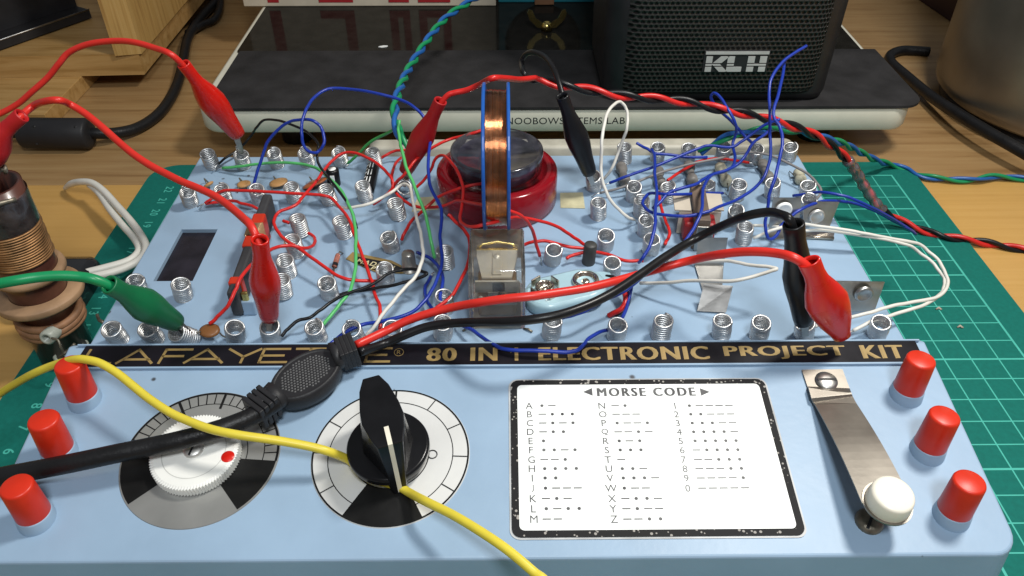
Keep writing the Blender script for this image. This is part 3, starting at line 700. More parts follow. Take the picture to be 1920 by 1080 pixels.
for k in range(1, nt):
    a = aR1 + (aL0 - aR1) * k / nt; big = k in (6, 12, 17)
    tick(mb, c1, a, R1 * (.73 if big else .805), R1 * .99, .07 if big else .03, h1 + .004)
obj('dial_markings', mb, 'dialblack', dp1)
# white knurled wheel
hw = .36
cw = uv(364, 845, hw); Rw = 1.09
wheel = MB(); nt_ = 90; ring = []
for k in range(nt_ * 2):
    a = pi * k / nt_; rr = Rw if k % 2 == 0 else Rw - .045; ring.append((cw[0] + rr * cos(a), cw[1] + rr * sin(a)))
n = len(ring)
inner = [(cw[0] + (Rw - .11) * cos(pi * k / nt_), cw[1] + (Rw - .11) * sin(pi * k / nt_)) for k in range(n)]
wheel.add([fromuv(u, v, .05) for u, v in ring] + [fromuv(u, v, hw - .03) for u, v in ring] + [fromuv(u, v, hw) for u, v in inner], [(j, (j + 1) % n, n + (j + 1) % n, n + j) for j in range(n)] + [(n + j, n + (j + 1) % n, 2 * n + (j + 1) % n, 2 * n + j) for j in range(n)] + [tuple(2 * n + j for j in range(n))], 0, False)
wh = obj('thumbwheel', wheel, 'wheel', kit, label='white knurled thumbwheel with a red dot')
mb = MB(); ring_sector(mb, cw, Rw * .70, Rw * .72, 0, 2 * pi, hw + .004, n=60); obj('wheel_groove', mb, mat('nylon_groove', (.55, .55, .52, 1), .5), wh)
def screw(name, c3, nv, r, parent, m='plate', slot=.4, h=.10):
    mb_ = MB().lathe(c3, nv, [(r, 0), (r, h * .4), (r * .8, h * .85), (r * .35, h), (0, h)], 24)
    o_ = obj(name, mb_, m, parent)
    x, y, a = frame_of(nv, PU); dx = x * cos(slot) + y * sin(slot); dy = -x * sin(slot) + y * cos(slot)
    mb_ = MB().box(np.array(c3) + np.array(nrm(nv)) * (h + .002 - .01), (r * 1.7, r * .2, .03), ax=[dx, dy, nrm(nv)]); obj('screw_slot', mb_, 'ink', o_ if parent is None or parent.parent is None else parent)
    return o_
screw('screw', fromuv(*uv(363, 843, hw), hw), PN, .25, wh, 'brightmetal', slot=1.4)
mb = MB().lathe(fromuv(*uv(427, 856, hw), hw), PN, [(.165, 0), (.15, .015), (0, .018)], 20); obj('red_dot', mb, 'reddot', wh)
# dial 2 and pointer knob
dp2 = disc_base(c2, R2, 'silver2', 'dial_plate'); dp2['label'] = 'bright foil dial plate with one black sector'
mb = MB()
a0, a1 = ang(c2, 642, 967), ang(c2, 792, 970)
if a1 < a0: a1 += 2 * pi
rin = np.linalg.norm(uv(718, 917) - c2)
ring_sector(mb, c2, rin, R2 - .02, a0, a1, .028)
ring_sector(mb, c2, R2 - .05, R2 - .005, 0, 2 * pi, .030, n=90)
ring_sector(mb, c2, R2 * .785, R2 * .797, a1, a0 + 2 * pi, .028); ring_sector(mb, c2, rin - .015, rin + .012, 0, 2 * pi, .032, n=60)
for x, y in ((744, 732), (814, 755), (860, 797), (877, 857), (848, 920), (602, 925), (586, 850), (622, 793)):
    tick(mb, c2, ang(c2, x, y), R2 * .79, R2 * .995, .05 if x == 744 else .028, .034)
obj('dial_markings', mb, 'dialblack', dp2)
mb = MB().lathe(fromuv(*uv(811, 853), .0), PN, [(.10, .031), (.13, .036), (.13, .0)], 20); obj('plate_hole', mb, 'ink', dp2)
hk = .62; ck = (uv(727, 838, hk) + c2) / 2; Rk = 1.02
kb = MB().lathe(fromuv(*ck, 0), PN, [(.55, .02), (.55, .36), (Rk - .04, .36), (Rk, .40), (Rk, hk - .05), (Rk - .05, hk), (0, hk)], 64, hint=PU)
hb = 1.85
pa = uv(695, 706, hb); pb = uv(737, 832, hb); pt = uv(750, 917, .25)
dk = nrm(np.append(pt - pa, 0))[:2]; nk = np.array([-dk[1], dk[0]])
def bar(s, t, h): q = ck + dk * s + nk * t; return fromuv(q[0], q[1], h)
sa = (pa - ck) @ dk; sb_ = (pb - ck) @ dk; st_ = (pt - ck) @ dk
top = [(sa, .20), (sa + .35, .36), (sa + .9, .47), ((sa + sb_) / 2 + .25, .50), (sb_ - .35, .42), (sb_, .30)]
outline = [(s, -w) for s, w in top] + [(s, w) for s, w in top[::-1]]
no = len(outline); vs = [bar(s, t, hb) for s, t in outline]
bot = [(s * 1.0 - .04 if k < 1 else s, t * 1.28) for k, (s, t) in enumerate(outline)]
bot = []
for s, t in outline:
    if abs(s - sb_) < 1e-6: bot.append((st_, .16 * (1 if t > 0 else -1)))
    elif abs(s - (sb_ - .35)) < 1e-6: bot.append((st_ - .75, .50 * (1 if t > 0 else -1)))
    else: bot.append((s, t * 1.25))
vs += [bar(s, t, .12 if s > Rk - .3 else hk - .02) for s, t in bot]
mid = [((a[0] * .5 + b[0] * .5), (a[1] * .5 + b[1] * .5)) for a, b in zip(outline, bot)]
kb.add(vs, [tuple(range(no - 1, -1, -1)) if False else tuple(range(no))] + [(no + i, no + (i + 1) % no, (i + 1) % no, i) for i in range(no)], 0, False)
kn = obj('pointer_knob', kb, 'knob', kit, label='black pointer knob with a white pointer line')
bv = kn.modifiers.new('soft_edges', 'BEVEL'); bv.width = .00035; bv.segments = 3; bv.limit_method = 'ANGLE'; bv.angle_limit = radians(28)
mb = MB()
l0 = uv(724, 800, hb + .015)
q0 = fromuv(*l0, hb + .012); q1 = bar(sb_ + .02, 0, hb + .012); q2 = bar(st_ + .012, 0, .14)
q1 = bar(sb_ + .015, .0, hb + .006)
for a, b in ((q0, q1), (q1, q2)):
    side = (PU * nk[0] + PV * nk[1]) * .055; mb.prism([a - side, b - side, b + side, a + side], PN * .015)
obj('pointer_line', mb, 'whiteline', kn)

# morse card
mc = [uv(956, 714), uv(1436, 713), uv(1507, 1007), uv(961, 1007)]
u0 = (mc[0][0] + mc[3][0]) / 2; u1 = (mc[1][0] + mc[2][0]) / 2; vv1 = (mc[0][1] + mc[1][1]) / 2; vv0 = (mc[2][1] + mc[3][1]) / 2
card = obj('morse_card', MB().prism([fromuv((u0 + u1) / 2 + a, (vv0 + vv1) / 2 + b, 0) for a, b in rrect(u1 - u0, vv1 - vv0, .22)], PN * .045), 'cardframe', kit)
iw, ih = u1 - u0 - .36, vv1 - vv0 - .33
obj('card_sheet', MB().prism([fromuv((u0 + u1) / 2 + a, (vv0 + vv1) / 2 + b, .04) for a, b in rrect(iw, ih, .13)], PN * .012), 'card', card)
mb = MB().prism([fromuv((u0 + u1) / 2 + a, (vv0 + vv1) / 2 + b, 0) for a, b in rrect(u1 - u0 + .10, vv1 - vv0 + .10, .25)], PN * .02); obj('card_edge', mb, mat('worn_edge', (.42, .43, .43, 1), .4, var=.3), card)
MORSE = dict(A='.-', B='-...', C='-.-.', D='-..', E='.', F='..-.', G='--.', H='....', I='..', J='.---', K='-.-', L='.-..', M='--', N='-.', O='---', P='.--.', Q='--.-', R='.-.', S='...', T='-', U='..-', V='...-', W='.--', X='-..-', Y='-.--', Z='--..')
MORSE.update({'1': '.----', '2': '..---', '3': '...--', '4': '....-', '5': '.....', '6': '-....', '7': '--...', '8': '---..', '9': '----.', '0': '-----'})
mb = MB(); hc = .056
def card_rows(chars, x0, y0, x1, y1, sx, ys):
    n = len(chars)
    for i, ch in enumerate(chars):
        t = i / 12; x = x0 + (x1 - x0) * t; y = ys[i]; q = uv(x, y)
        put_text(mb, ch, fromuv(q[0], q[1], hc), PU, PV, h=.19, center=True, bold=.0)
        s0 = uv(x + sx, y)[0]
        for k, c in enumerate(MORSE[ch]):
            u = s0 + k * .262
            if c == '.':
                mb.sheet([fromuv(u + .044 * cos(a), q[1] + .044 * sin(a), hc) for a in np.linspace(0, 2 * pi, 10)[:-1]])
            else: mb.sheet([fromuv(u - .10, q[1] - .015, hc), fromuv(u + .10, q[1] - .015, hc), fromuv(u + .10, q[1] + .015, hc), fromuv(u - .10, q[1] + .015, hc)])
YS = [763, 779, 795.5, 812, 829, 846, 864, 881, 898.5, 917.5, 937, 956, 975.5]
card_rows('ABCDEFGHIJKLM', 992, 0, 1001, 0, 24, YS); card_rows('NOPQRSTUVWXYZ', 1128, 0, 1151, 0, 25, YS); card_rows('1234567890', 1265, 0, 1297, 0, 27, YS)
q = uv(1211, 737); put_text(mb, 'MORSE CODE', fromuv(q[0], q[1], hc), PU, PV, w=uv(1303, 737)[0] - uv(1121, 737)[0], h=.27, bold=0, spacing=1.3, center=True, heavy=1, hw_=.018)
for x, s in ((1102, -1), (1321, 1)):
    q = uv(x, 737); mb.sheet([fromuv(q[0] + s * .13, q[1], hc), fromuv(q[0] - s * .12, q[1] + .125, hc), fromuv(q[0] - s * .12, q[1] - .125, hc)])
obj('card_lettering', mb, 'pencil', card)

# morse key
key = thing('morse_key', Pp(1560, 745), '', ''); 
bpy.data.objects.remove(key)
def kstrip(path, w, th):
    m_ = MB(); ns2 = len(path); vs = []
    for i, (c, n_) in enumerate(path):
        a = path[max(0, i - 1)][0]; b = path[min(ns2 - 1, i + 1)][0]; d = nrm(b - a); side = nrm(np.cross(d, n_))
        up = nrm(np.cross(side, d)); ww = w[i] / 2
        vs += [c - side * ww, c + side * ww, c + side * ww + up * th, c - side * ww + up * th]
    fs = [(0, 1, 2, 3)] + [(4 * i + j, 4 * i + (j + 1) % 4, 4 * i + 4 + (j + 1) % 4, 4 * i + 4 + j) for i in range(ns2 - 1) for j in range(4)] + [tuple(4 * (ns2 - 1) + j for j in (3, 2, 1, 0))]
    return m_.add(vs, fs, 0, False)
k0 = Pp(1541, 694, .03); k1 = Pp(1553, 728, .03); k2 = Pp(1556, 735, .17); k3 = Pp(1558, 742, .18); k4 = Pp(1561, 750, .10)
kend = Pp(1663, 944, .88)
path = [(k0, PN), (k1, PN), (k2, PN), (k3, PN), (k4, PN)]
for t in np.linspace(.06, 1, 14):
    c = k4 * (1 - t) + kend * t + PN * (.10 * sin(pi * t)); path.append((c, PN))
wds = [1.12, 1.12, 1.12, 1.12, 1.12] + [1.10 + .06 * t for t in np.linspace(0, 1, 14)]
dkey = nrm(kend - k4)
ks = kstrip(path, wds, .035)
ks.lathe(kend, PN, [(.0, -.0), (.56, -.0), (.56, .036), (0, .036)], 40, smooth=False)
ky = obj('morse_key', ks, 'keysteel', kit, label='springy steel morse key strip with a cream knob')
screw('key_screw', Pp(1549, 715, .065), PN, .30, ky, 'plate', slot=0)
kc = kend + PN * .036
mb = MB().lathe(kc, PN, [(.50, 0), (.51, .04), (.475, .36), (.455, .41), (.40, .44), (0, .45)], 40); obj('key_knob', mb, 'cream', ky)
screw('contact_screw', Pp(1629, 979, 0), PN, .33, kit, 'oldmetal', slot=1.0, h=.18)

# red push buttons
for bp_ in ((160, 750), (114, 852), (70, 974), (1698, 740), (1738, 846), (1783, 967)):
    b3 = Pp(*bp_, 0)
    cp = MB().lathe(b3 + [0, 0, .27], (random.uniform(-.03, .03), random.uniform(-.03, .03), 1), [(.385, -.02), (.39, .02), (.365, .98), (.345, 1.03), (.31, 1.05), (0, 1.055)], 36)
    ob = obj('push_button', cp, 'cap', kit)
    obj('button_boss', MB().lathe(b3 - [0, 0, .1], (0, 0, 1), [(.44, 0), (.41, .34), (.39, .38), (.3, .38)], 36), 'kit', ob)

# ------------------------------------------------------------------ COMPONENTS FIXED ON THE DECK
# relay
rx0, rx1 = -20.08, -18.39; ry0 = 7.08; rh = 2.2; ry1 = 9.3
rl = MB()
out = rbox_rings(rx0, rx1, ry0, ry1, [(D + .02, 0), (D + rh - .08, 0.02), (D + rh - .02, .05), (D + rh, .1)], .1, 3)
rc = obj('relay', out, 'clear', kit, label='relay under a clear plastic cover')
xm = (rx0 + rx1) / 2
mb = MB().prism([(xm - .44, 7.5, D + 1.58), (xm + .44, 7.5, D + 1.58), (xm + .62, 8.55, D + 1.6), (xm + .62, 8.85, D + 1.6), (xm - .62, 8.85, D + 1.6), (xm - .62, 8.55, D + 1.6)], (0, 0, .07)); mb.box((xm, 7.42, D + 1.38), (1.3, .08, .42), bev=.02)
mb.box((xm, 8.15, D + 1.68), (.28, 1.1, .06), bev=.02); mb.box((xm, 7.35, D + .82), (1.2, .06, .16)); mb.box((xm - .12, 7.36, D + 1.0), (.3, .07, .42))
for s in (-.48, .48): mb.lathe((xm + s, 7.33, D + 1.0), (0, -1, 0), [(.09, 0), (.06, .05), (0, .06)], 12)
mb.lathe((xm, 8.45, D + 1.70), (0, 0, 1), [(.13, 0), (.09, .07), (0, .08)], 16)
obj('armature', mb, 'relaymetal', rc)
mb = MB().box((xm + .05, 7.33, D + 1.42), (.36, .03, .3)); mb.box((xm + .12, 7.34, D + 1.02), (.22, .03, .3)); obj('armature_slot', mb, 'ink', rc)
mb = MB().tube([(xm - .62, 8.95, D + 1.72), (xm - .45, 9.0, D + 1.78), (xm, 9.08, D + 1.82), (xm + .45, 9.0, D + 1.78), (xm + .62, 8.95, D + 1.72)], .05, 8); mb.box((xm, 8.9, D + 1.66), (1.3, .12, .06)); obj('return_spring', mb, 'brass', rc)
mb = MB().box((xm, 8.2, D + .55), (1.2, 1.5, .78), bev=.12); obj('relay_coil', mb, 'relaycoil', rc); obj('relay_base', MB().box((xm, 8.2, D + .1), (1.45, 2.0, .12)), 'bobbin', rc)
mb = MB()
for x, y, x2_, y2_ in ((868, 621, 885, 610), (982, 616, 998, 622)):
    mb.tube([Dk(x, y, .02), Dk((x + x2_) / 2, (y + y2_) / 2 - 2, .07), Dk(x2_, y2_, .05)], .035, 6)
obj('relay_pin', mb, 'oldmetal', rc)
# solid looking ceramic capacitors
def disc_cap(c, r, nv, m, leads, parent, label=None, elong=1.0, cat=None):
    mb_ = MB().lathe(c, nv, [(0, -.07), (r * .7, -.06), (r, -.02), (r, .02), (r * .7, .06), (0, .07)], 24, sx=elong)
    o_ = obj('ceramic_capacitor', mb_, m, parent, label=label, cat=cat)
    ml = MB()
    for a in leads: ml.tube(spline(a, 4), .025, 6)
    obj('capacitor_lead', ml, 'oldmetal', o_)
    return o_
for (x, y), r, m, lb_, nv in (((391, 346), .20, 'tan', 'small tan disc capacitor', (-.50, .30, .80)), ((457, 345), .23, 'tan', 'round tan disc capacitor', (-.1, -.05, .95)), ((522, 342), .31, 'tan', 'large tan disc capacitor', (-.15, 0, .95)), ((590, 343), .44, 'orange', 'orange disc capacitor', (-.35, .22, .9))):
    c = Dk(x, y, .22); disc_cap(c, r, nv, m, [[c + [-.1, .1, 0], c + [-.25, .35, .05], c + [-.2, .5, -.2]], [c + [-.1, -.1, 0], c + [-.2, -.25, -.1], c + [-.2, -.3, -.2]]], kit, lb_, elong=1.15)
c = Dk(393, 620, .36)
o_ = disc_cap(c, .25, (.05, -.2, .95), 'brownc', [[c + [-.25, 0, -.1], Dk(375, 622, .42), Dk(368, 625, .40)], [c + [.28, 0, -.1], Dk(418, 630, .32), Dk(428, 634, .3)]], None, 'brown disc capacitor wired between two front springs, near the green clip', elong=1.2, cat='capacitor')
# small electrolytic
c = Dk(627, 346, 0); mb = MB().lathe(c, (0, 0, 1), [(.24, 0), (.25, .05), (.25, .62), (.22, .68), (.14, .69)], 20); e_ = obj('electrolytic_capacitor', mb, 'black', kit, label='small black electrolytic capacitor with pale top')
mb = MB().lathe(c, (0, 0, 1), [(.15, .692), (.13, .70), (0, .70)], 16); mb.box(c + [.02, -.245, .35], (.16, .03, .36), bev=.01); obj('pale_end', mb, 'card', e_)
a, b = Dk(700, 312, .30), Dk(689, 358, .24)
ax = nrm(b - a); La = np.linalg.norm(b - a); mb = MB().lathe(a, ax, [(.12, 0), (.23, .03), (.245, .1), (.245, La - .1), (.22, La - .02), (.12, La)], 22, cap0=True, cap1=True); e_ = obj('axial_capacitor', mb, 'black', kit, label='black axial capacitor with white printing')
x_, y_, _a = frame_of(ax, (0, 0, 1)); mb = MB()
for s0, s1, t0, t1 in ((.08, .35, -.13, .02), (.45, .75, -.13, .02), (.85, 1.15, -.13, .02), (.15, .22, .06, .16), (.35, .42, .06, .16), (.55, .62, .06, .16), (.8, .87, .06, .16), (1.0, 1.07, .06, .16)):
    f2 = lambda s, t: a + ax * s * La / 1.35 + (x_ * cos(t / .245 + .25) + y_ * sin(t / .245 + .25)) * .251
    mb.sheet([f2(s0, t0), f2(s1, t0), f2(s1, t1), f2(s0, t1)])
obj('white_print', mb, 'card', e_)
# dumbbell resistors
for (xa, ya), (xb, yb_), m in (((1164, 310), (1173, 344), 'greybody'), ((1234, 318), (1238, 347), 'greybody'), ((1291, 308), (1299, 343), 'greybody'), ((1349, 311), (1364, 344), 'creambody'), ((1429, 305), (1443, 338), 'greybody'), ((1497, 322), (1502, 340), 'creambody')):
    a, b = Dk(xa, ya, .24), Dk(xb, yb_, .22); ax = b - a; La = np.linalg.norm(ax)
    mb = MB().lathe(a, ax, [(.10, 0), (.20, .03), (.22, .12), (.22, La * .25), (.15, La * .36), (.15, La * .64), (.22, La * .75), (.22, La - .12), (.20, La - .03), (.10, La)], 18, cap0=True, cap1=True)
    o_ = obj('resistor', mb, m, kit); mb = MB().tube([a, a - nrm(ax) * .2, a - nrm(ax) * .3 + [0, 0, -.22]], .028, 6); mb.tube([b, b + nrm(ax) * .15, b + nrm(ax) * .2 + [0, 0, -.2]], .028, 6); obj('resistor_lead', mb, 'oldmetal', o_)
mb = MB().tube(spline([Dk(1480, 321, .05), Dk(1485, 325, .2), Dk(1489, 329, .25), Dk(1496, 327, .25)], 5), .02, 6); obj('loose_lead', mb, 'oldmetal', kit)
# transistors
c = Dk(768, 505, 0); mb = MB().lathe(c, (0, 0, 1), [(.30, 0), (.30, .05), (.235, .07), (.215, .62), (.19, .68), (0, .69)], 28); mb.box(c + [.27, .12, .025], (.14, .1, .05)); obj('transistor_can', mb, 'can', kit, label='dull metal transistor can')
c = Dk(1103, 493, 0); mb = MB().lathe(c, (.05, 0, 1), [(.21, 0), (.22, .05), (.215, .74), (.19, .78), (0, .78)], 24); obj('transistor', mb, 'epoxy', kit, label='black cylindrical transistor')
# diode
a, b = Dk(634, 477, .35), Dk(627, 501, .3); mb = MB().lathe(a, b - a, [(0, 0), (.08, .02), (.09, .1), (.09, np.linalg.norm(b - a) - .06), (.05, np.linalg.norm(b - a))], 12); dio = obj('diode', mb, 'glass', kit)
mb = MB().tube([b, Dk(625, 515, .3), Dk(626, 527, .35)], .025, 6); mb.tube([a, Dk(637, 472, .3), Dk(643, 475, .02)], .025, 6); obj('diode_lead', mb, 'oldmetal', dio)
mb = MB().lathe(b, a - b, [(.093, .03), (.093, .17)], 12); obj('diode_band', mb, 'ink', dio)
# maker's label
pl = [Dk(648, 486, .02), Dk(661, 473, .06), Dk(735, 489, .03), Dk(762, 503, .02), Dk(757, 513, .04), Dk(706, 511, .03)]
mb = MB().prism(pl, (0, 0, .012)); ol = obj('origin_label', mb, 'gold', kit, label='black and gold paper label')
cen = sum(pl) / 6; pl2 = [Dk(x, y, .08) for x, y in ((665, 480), (733, 493), (757, 504), (753, 510), (708, 507), (670, 493))]
obj('label_field', MB().prism(pl2, (0, 0, .004)), 'ink', ol)
mb = MB(); ex = nrm(Dk(745, 500) - Dk(668, 484)); ey = np.cross((0, 0, 1), ex); ey = ey * .95 + ex * .1
put_text(mb, 'MADE IN', Dk(667, 492, .10), ex, ey, w=1.32, h=.24, bold=.02, spacing=1.15); put_text(mb, 'P', Dk(694, 505, .10), ex, ey, h=.2, bold=.02)
obj('label_lettering', mb, mat('pale_gold_print', (.62, .55, .32, 1), .4), ol)
# tape scraps
for i_, pts in enumerate(([(1050, 362), (1093, 361), (1097, 391), (1051, 390)], [(783, 371), (812, 369), (821, 393), (772, 397)])):
    mb = MB().prism([Dk(x, y, .012) for x, y in pts], (0, 0, .012)); obj('tape_scrap', mb, 'tape', kit)
# transformer
tb = Dk(1313, 470); tcx, tcy = Dk(1309, 440)[0], Dk(1309, 440)[1]
core_d = 1.5; y1 = Dk(1310, 472)[1]; 
mb = MB(); axt = np.array([[.995, -.1, 0], [.1, .995, 0], [0, 0, 1.]])
cx_, cy_ = tcx - .05, y1 + 1.25
mb.box((cx_, cy_, D + .62), (.50, 2.3, 1.2), ax=axt, bev=.03)
tr = obj('transformer', mb, 'core', kit, label='small transformer with brown iron core and red tape')
mb = MB()
for s in (-1, 1): mb.box((cx_ + s * .56, cy_ + .30, D + 1.0), (.58, 1.05, .07), ax=axt, bev=.02); mb.box((cx_ + s * .5, cy_ - .2, D + .5), (.45, .07, .9), ax=axt, bev=.02)
obj('transformer_bobbin', mb, 'bobbin', tr)
mb = MB().box((cx_ - .05, cy_ - .35, D + .48), (1.1, 1.0, .72), ax=axt, bev=.12); obj('red_winding', mb, mat('red_winding_tape', lin(165, 35, 40, .7), .4), tr)
mb = MB().box((cx_ - .02, cy_ - 1.2, D + .5), (.56, .08, 1.0), ax=axt, bev=.02); obj('clamp_frame', mb, 'plate', tr)
# battery contact: strip with tab and flap
def slab(mb_, pts, th=.03, bev=0):
    p = [np.array(q) for q in pts]; n_ = nrm(np.cross(p[1] - p[0], p[3] - p[0])); mb_.prism(p, n_ * th)
bt_l = Dk(1303, 584, .06)
mb = MB()
w0, w1 = Dk(1303, 500, .03), Dk(1356, 499, .03)
xL, xR = w0[0], w1[0]; yB = w0[1]; yF = Dk(1303, 584, .03)[1]
slab(mb, [(xL, yF, D + .03), (Dk(1352, 585, .03)[0], yF, D + .03), (xR, yB, D + .05), (xL, yB, D + .05)])
zt_ = D + 1.05
slab(mb, [(xL, yB, D + .05), (xR, yB, D + .05), (xR + .02, yB + .22, zt_), (xL, yB + .22, zt_)])
f0, f1, f2, f3 = Dk(1307, 583, .05), Dk(1361, 586, .05), Dk(1374, 536, .72), Dk(1320, 532, .72)
slab(mb, [f0, f1, f2, f3])
bcn = obj('battery_contact', mb, 'plate', kit, label='bent bright strip battery contact with a raised flap')
# upright contact plates
def at_px_on_y(x, y, Y): return at_y(x, y, Y)
def contact(corners, foot, m, hole, label, tilt=.0):
    Yb = Dk(*foot)[1]; mb_ = MB(); p = [at_y(x, y, Yb + (.18 if i < 2 else 0) * tilt) for i, (x, y) in enumerate(corners)]
    slab(mb_, p, .035); n_ = nrm(np.cross(p[1] - p[0], p[3] - p[0]))
    o2 = obj('battery_contact', mb_, m, kit, label=label)
    if hole:
        hc_ = at_y(hole[0], hole[1], Yb + tilt * .09) + [0, -.04, 0]
        mm_ = MB().lathe(hc_, (0, -1, 0), [(.28, 0), (.27, .07), (.22, .10), (.18, .06), (0, .05)], 24); obj('contact_snap', mm_, hole[2], o2)
    return o2, Yb
o2, Yb = contact([(1450, 371), (1503, 371), (1497, 428), (1441, 428)], (1466, 450), 'plate', (1469, 391, 'card'), 'upright contact plate with a pale eyelet', 1)
mb = MB(); slab(mb, [Dk(1438, 449, .03), Dk(1492, 450, .03), Dk(1497, 428, .06), Dk(1442, 428, .06)]); obj('contact_foot', mb, 'rusty', o2)
o2, Yb = contact([(1507, 377), (1574, 379), (1556, 424), (1506, 416)], (1530, 438), 'plate', (1530, 404, 'brightmetal'), 'upright contact plate with a stamped star', 1)
mb = MB(); slab(mb, [Dk(1503, 447, .03), Dk(1562, 450, .03), Dk(1565, 434, .10), Dk(1506, 430, .08)]); mb.tube([Dk(1506, 444, .06), Dk(1563, 447, .06)], .07, 8); obj('contact_foot', mb, 'nickel', o2)
o2, Yb = contact([(1568, 527), (1659, 529), (1640, 583), (1584, 583)], (1610, 588), 'rusty', (1618, 549, 'plate'), 'rust edged contact plate near the right clips', 1)
# ferrite antenna bar
A0, A1 = Dk(503, 392, .75), Dk(444, 560, .55)
ax = nrm(A1 - A0); Lb = np.linalg.norm(A1 - A0); ux = nrm(np.cross(ax, (0, 0, 1))); uz = nrm(np.cross(ux, ax))
def barbox(mb_, t0, t1, w, h, bev=.04): mb_.box(A0 + ax * Lb * (t0 + t1) / 2, (Lb * (t1 - t0), w, h), ax=[ax, ux, uz], bev=bev)
mb = MB(); barbox(mb, -.06, 1.06, .34, .95, .09); fb = obj('ferrite_antenna', mb, 'ferrite', kit, label='dark ferrite antenna bar with red tape bands')
mb = MB(); barbox(mb, .20, .32, .42, 1.03, .06); barbox(mb, .46, .58, .42, 1.03, .06); barbox(mb, .90, .97, .42, 1.03, .06); obj('tape_band', mb, 'redtape', fb)
mb = MB()
for k in range(14):
    t = .325 + .13 * k / 13; c = A0 + ax * Lb * t; mb.tube([c + ux * .21 * a + uz * .52 * b for a, b in ((1, 1), (1, -1), (-1, -1), (-1, 1))], .035, 6, closed=True)
obj('antenna_winding', mb, mat('pale_copper', (.62, .40, .22, 1), .35, metal=.7), fb)
for x, y in ((470, 590), (515, 405)): c = Dk(x, y, 0); obj('antenna_support', MB().box(c + [0, .1, .28], (.42, .3, .56), bev=.05), 'kit', fb)
mb = MB(); c = Dk(461, 562, .55); mb.box(c, (.22, .14, .62), bev=.05); obj('brass_tag', mb, 'brass', fb)

# ------------------------------------------------------------------ THINGS LYING ON THE KIT
# jar
jc = np.array([-19.27, 14.42]); jr = 2.2
jar = thing('plastic_jar', (*jc, D), 'translucent red jar with a cloudy clear lid, behind the copper spool', 'jar')
mb = MB().lathe((*jc, D + .02), (0, 0, 1), [(0, 0), (jr - .05, 0), (jr, .06), (jr, 1.22), (jr - .06, 1.30), (jr - .32, 1.34), (jr - .40, 1.30), (jr - .45, .3), (0, .25)], 64)
obj('jar_body', mb, 'redclear', jar)
mb = MB().lathe((*jc, D), (0, 0, 1), [(1.45, 1.2), (1.62, 1.34), (1.67, 2.0), (1.66, 2.07), (1.56, 2.08), (1.53, 2.02), (0, 2.015)], 64); obj('jar_lid', mb, 'smoky', jar)
mb = MB().lathe((*jc, D), (0, 0, 1), [(0, 1.90), (1.40, 1.90), (1.44, 1.86), (1.44, 1.30)], 48); obj('jar_filling', mb, 'inside', jar)
# spool
sr, sYs, sZ = 2.32, 11.05, 7.80
s0 = P(905, 290, 0)
def at_Ydepth(x, y, Y): return at_y(x, y, Y)
xa, xb = at_y(903, 300, sYs - 1.6)[0], at_y(957, 300, sYs - 1.6)[0]
spo = thing('wire_spool', ((xa + xb) / 2, sYs, sZ - sr), 'upright spool of copper wire with thin blue flanges, between jar and relay', 'wire spool')
mb = MB()
for x in (xa, xb - .10): mb.lathe((x, sYs, sZ), (1, 0, 0), [(.5, 0), (sr - .02, 0), (sr, .03), (sr, .08), (sr - .02, .10), (.5, .10)], 72, smooth=False)
obj('spool_flange', mb, 'flange', spo)
mb = MB(); wv_ = []; nw = 18; wr = (xb - xa - .2) / nw / 2
for i in range(nw):
    x = xa + .1 + wr + i * 2 * wr; rr = sr - .22 - random.uniform(0, .035)
    mb.tube([(x, sYs + rr * cos(t), sZ + rr * sin(t)) for t in np.linspace(0, 2 * pi, 65)[:-1]], wr * 1.05, 6, closed=True)
mb.lathe((xa + .1, sYs, sZ), (1, 0, 0), [(.5, 0), (sr - .24, 0), (sr - .24, xb - xa - .2), (.5, xb - xa - .2)], 64)
obj('copper_winding', mb, 'copper', spo)
# battery snap
sn = thing('battery_snap', Dk(1060, 560), 'pale blue vinyl battery snap with two metal studs, lying on the deck', 'battery snap')
sc0 = Dk(1022, 546, .55); sc1 = Dk(1098, 528, .62)
ax = nrm(sc1 - sc0); px_ = nrm(np.cross((0, 0, 1), ax)); nz_ = np.cross(ax, px_); mid = (sc0 + sc1) / 2
mb = MB(); rings = []
for ins, z in ((.1, -.5), (0, -.42), (0, -.12), (.04, -.04), (.12, 0)):
    q = rrect(2.62 - 2 * ins, 1.52 - 2 * ins, .74 - ins, 8); rings.append([mid + ax * a + px_ * b + nz_ * z for a, b in q])
n = len(rings[0]); mb.add([p for r in rings for p in r], [(i * n + j, i * n + (j + 1) % n, (i + 1) * n + (j + 1) % n, (i + 1) * n + j) for i in range(4) for j in range(n)]); mb.add(rings[-1], [tuple(range(n))], 0, False)
q = [mid + ax * a + px_ * b - nz_ * .1 for a, b in ((1.1, -.35), (1.55, -.3), (1.6, .32), (1.1, .5))]; mb.prism(q, -nz_ * .3)
obj('snap_body', mb, 'snap', sn)
mb = MB().lathe(sc1, nz_, [(.41, 0), (.43, .05), (.41, .12), (.35, .16), (.30, .12), (.27, -.12), (.15, -.14), (.13, .02), (.10, .06), (0, .06)], 30); obj('snap_stud', mb, 'nickel', sn)
mb = MB().lathe(sc0, nz_, [(.28, .0), (.30, .22), (.26, .25), (.22, .22), (.20, .05), (.07, .05), (.06, .12), (0, .13)], 26)
for k in range(4):
    a = k * pi / 2 + .4; c = sc0 + (ax * cos(a) + px_ * sin(a)) * .42 + nz_ * .14; t_ = -ax * sin(a) + px_ * cos(a); mb.box(c, (.05, .36, .30), ax=[ax * cos(a) + px_ * sin(a), t_, nz_], bev=.015)
obj('snap_socket', mb, 'nickel', sn)
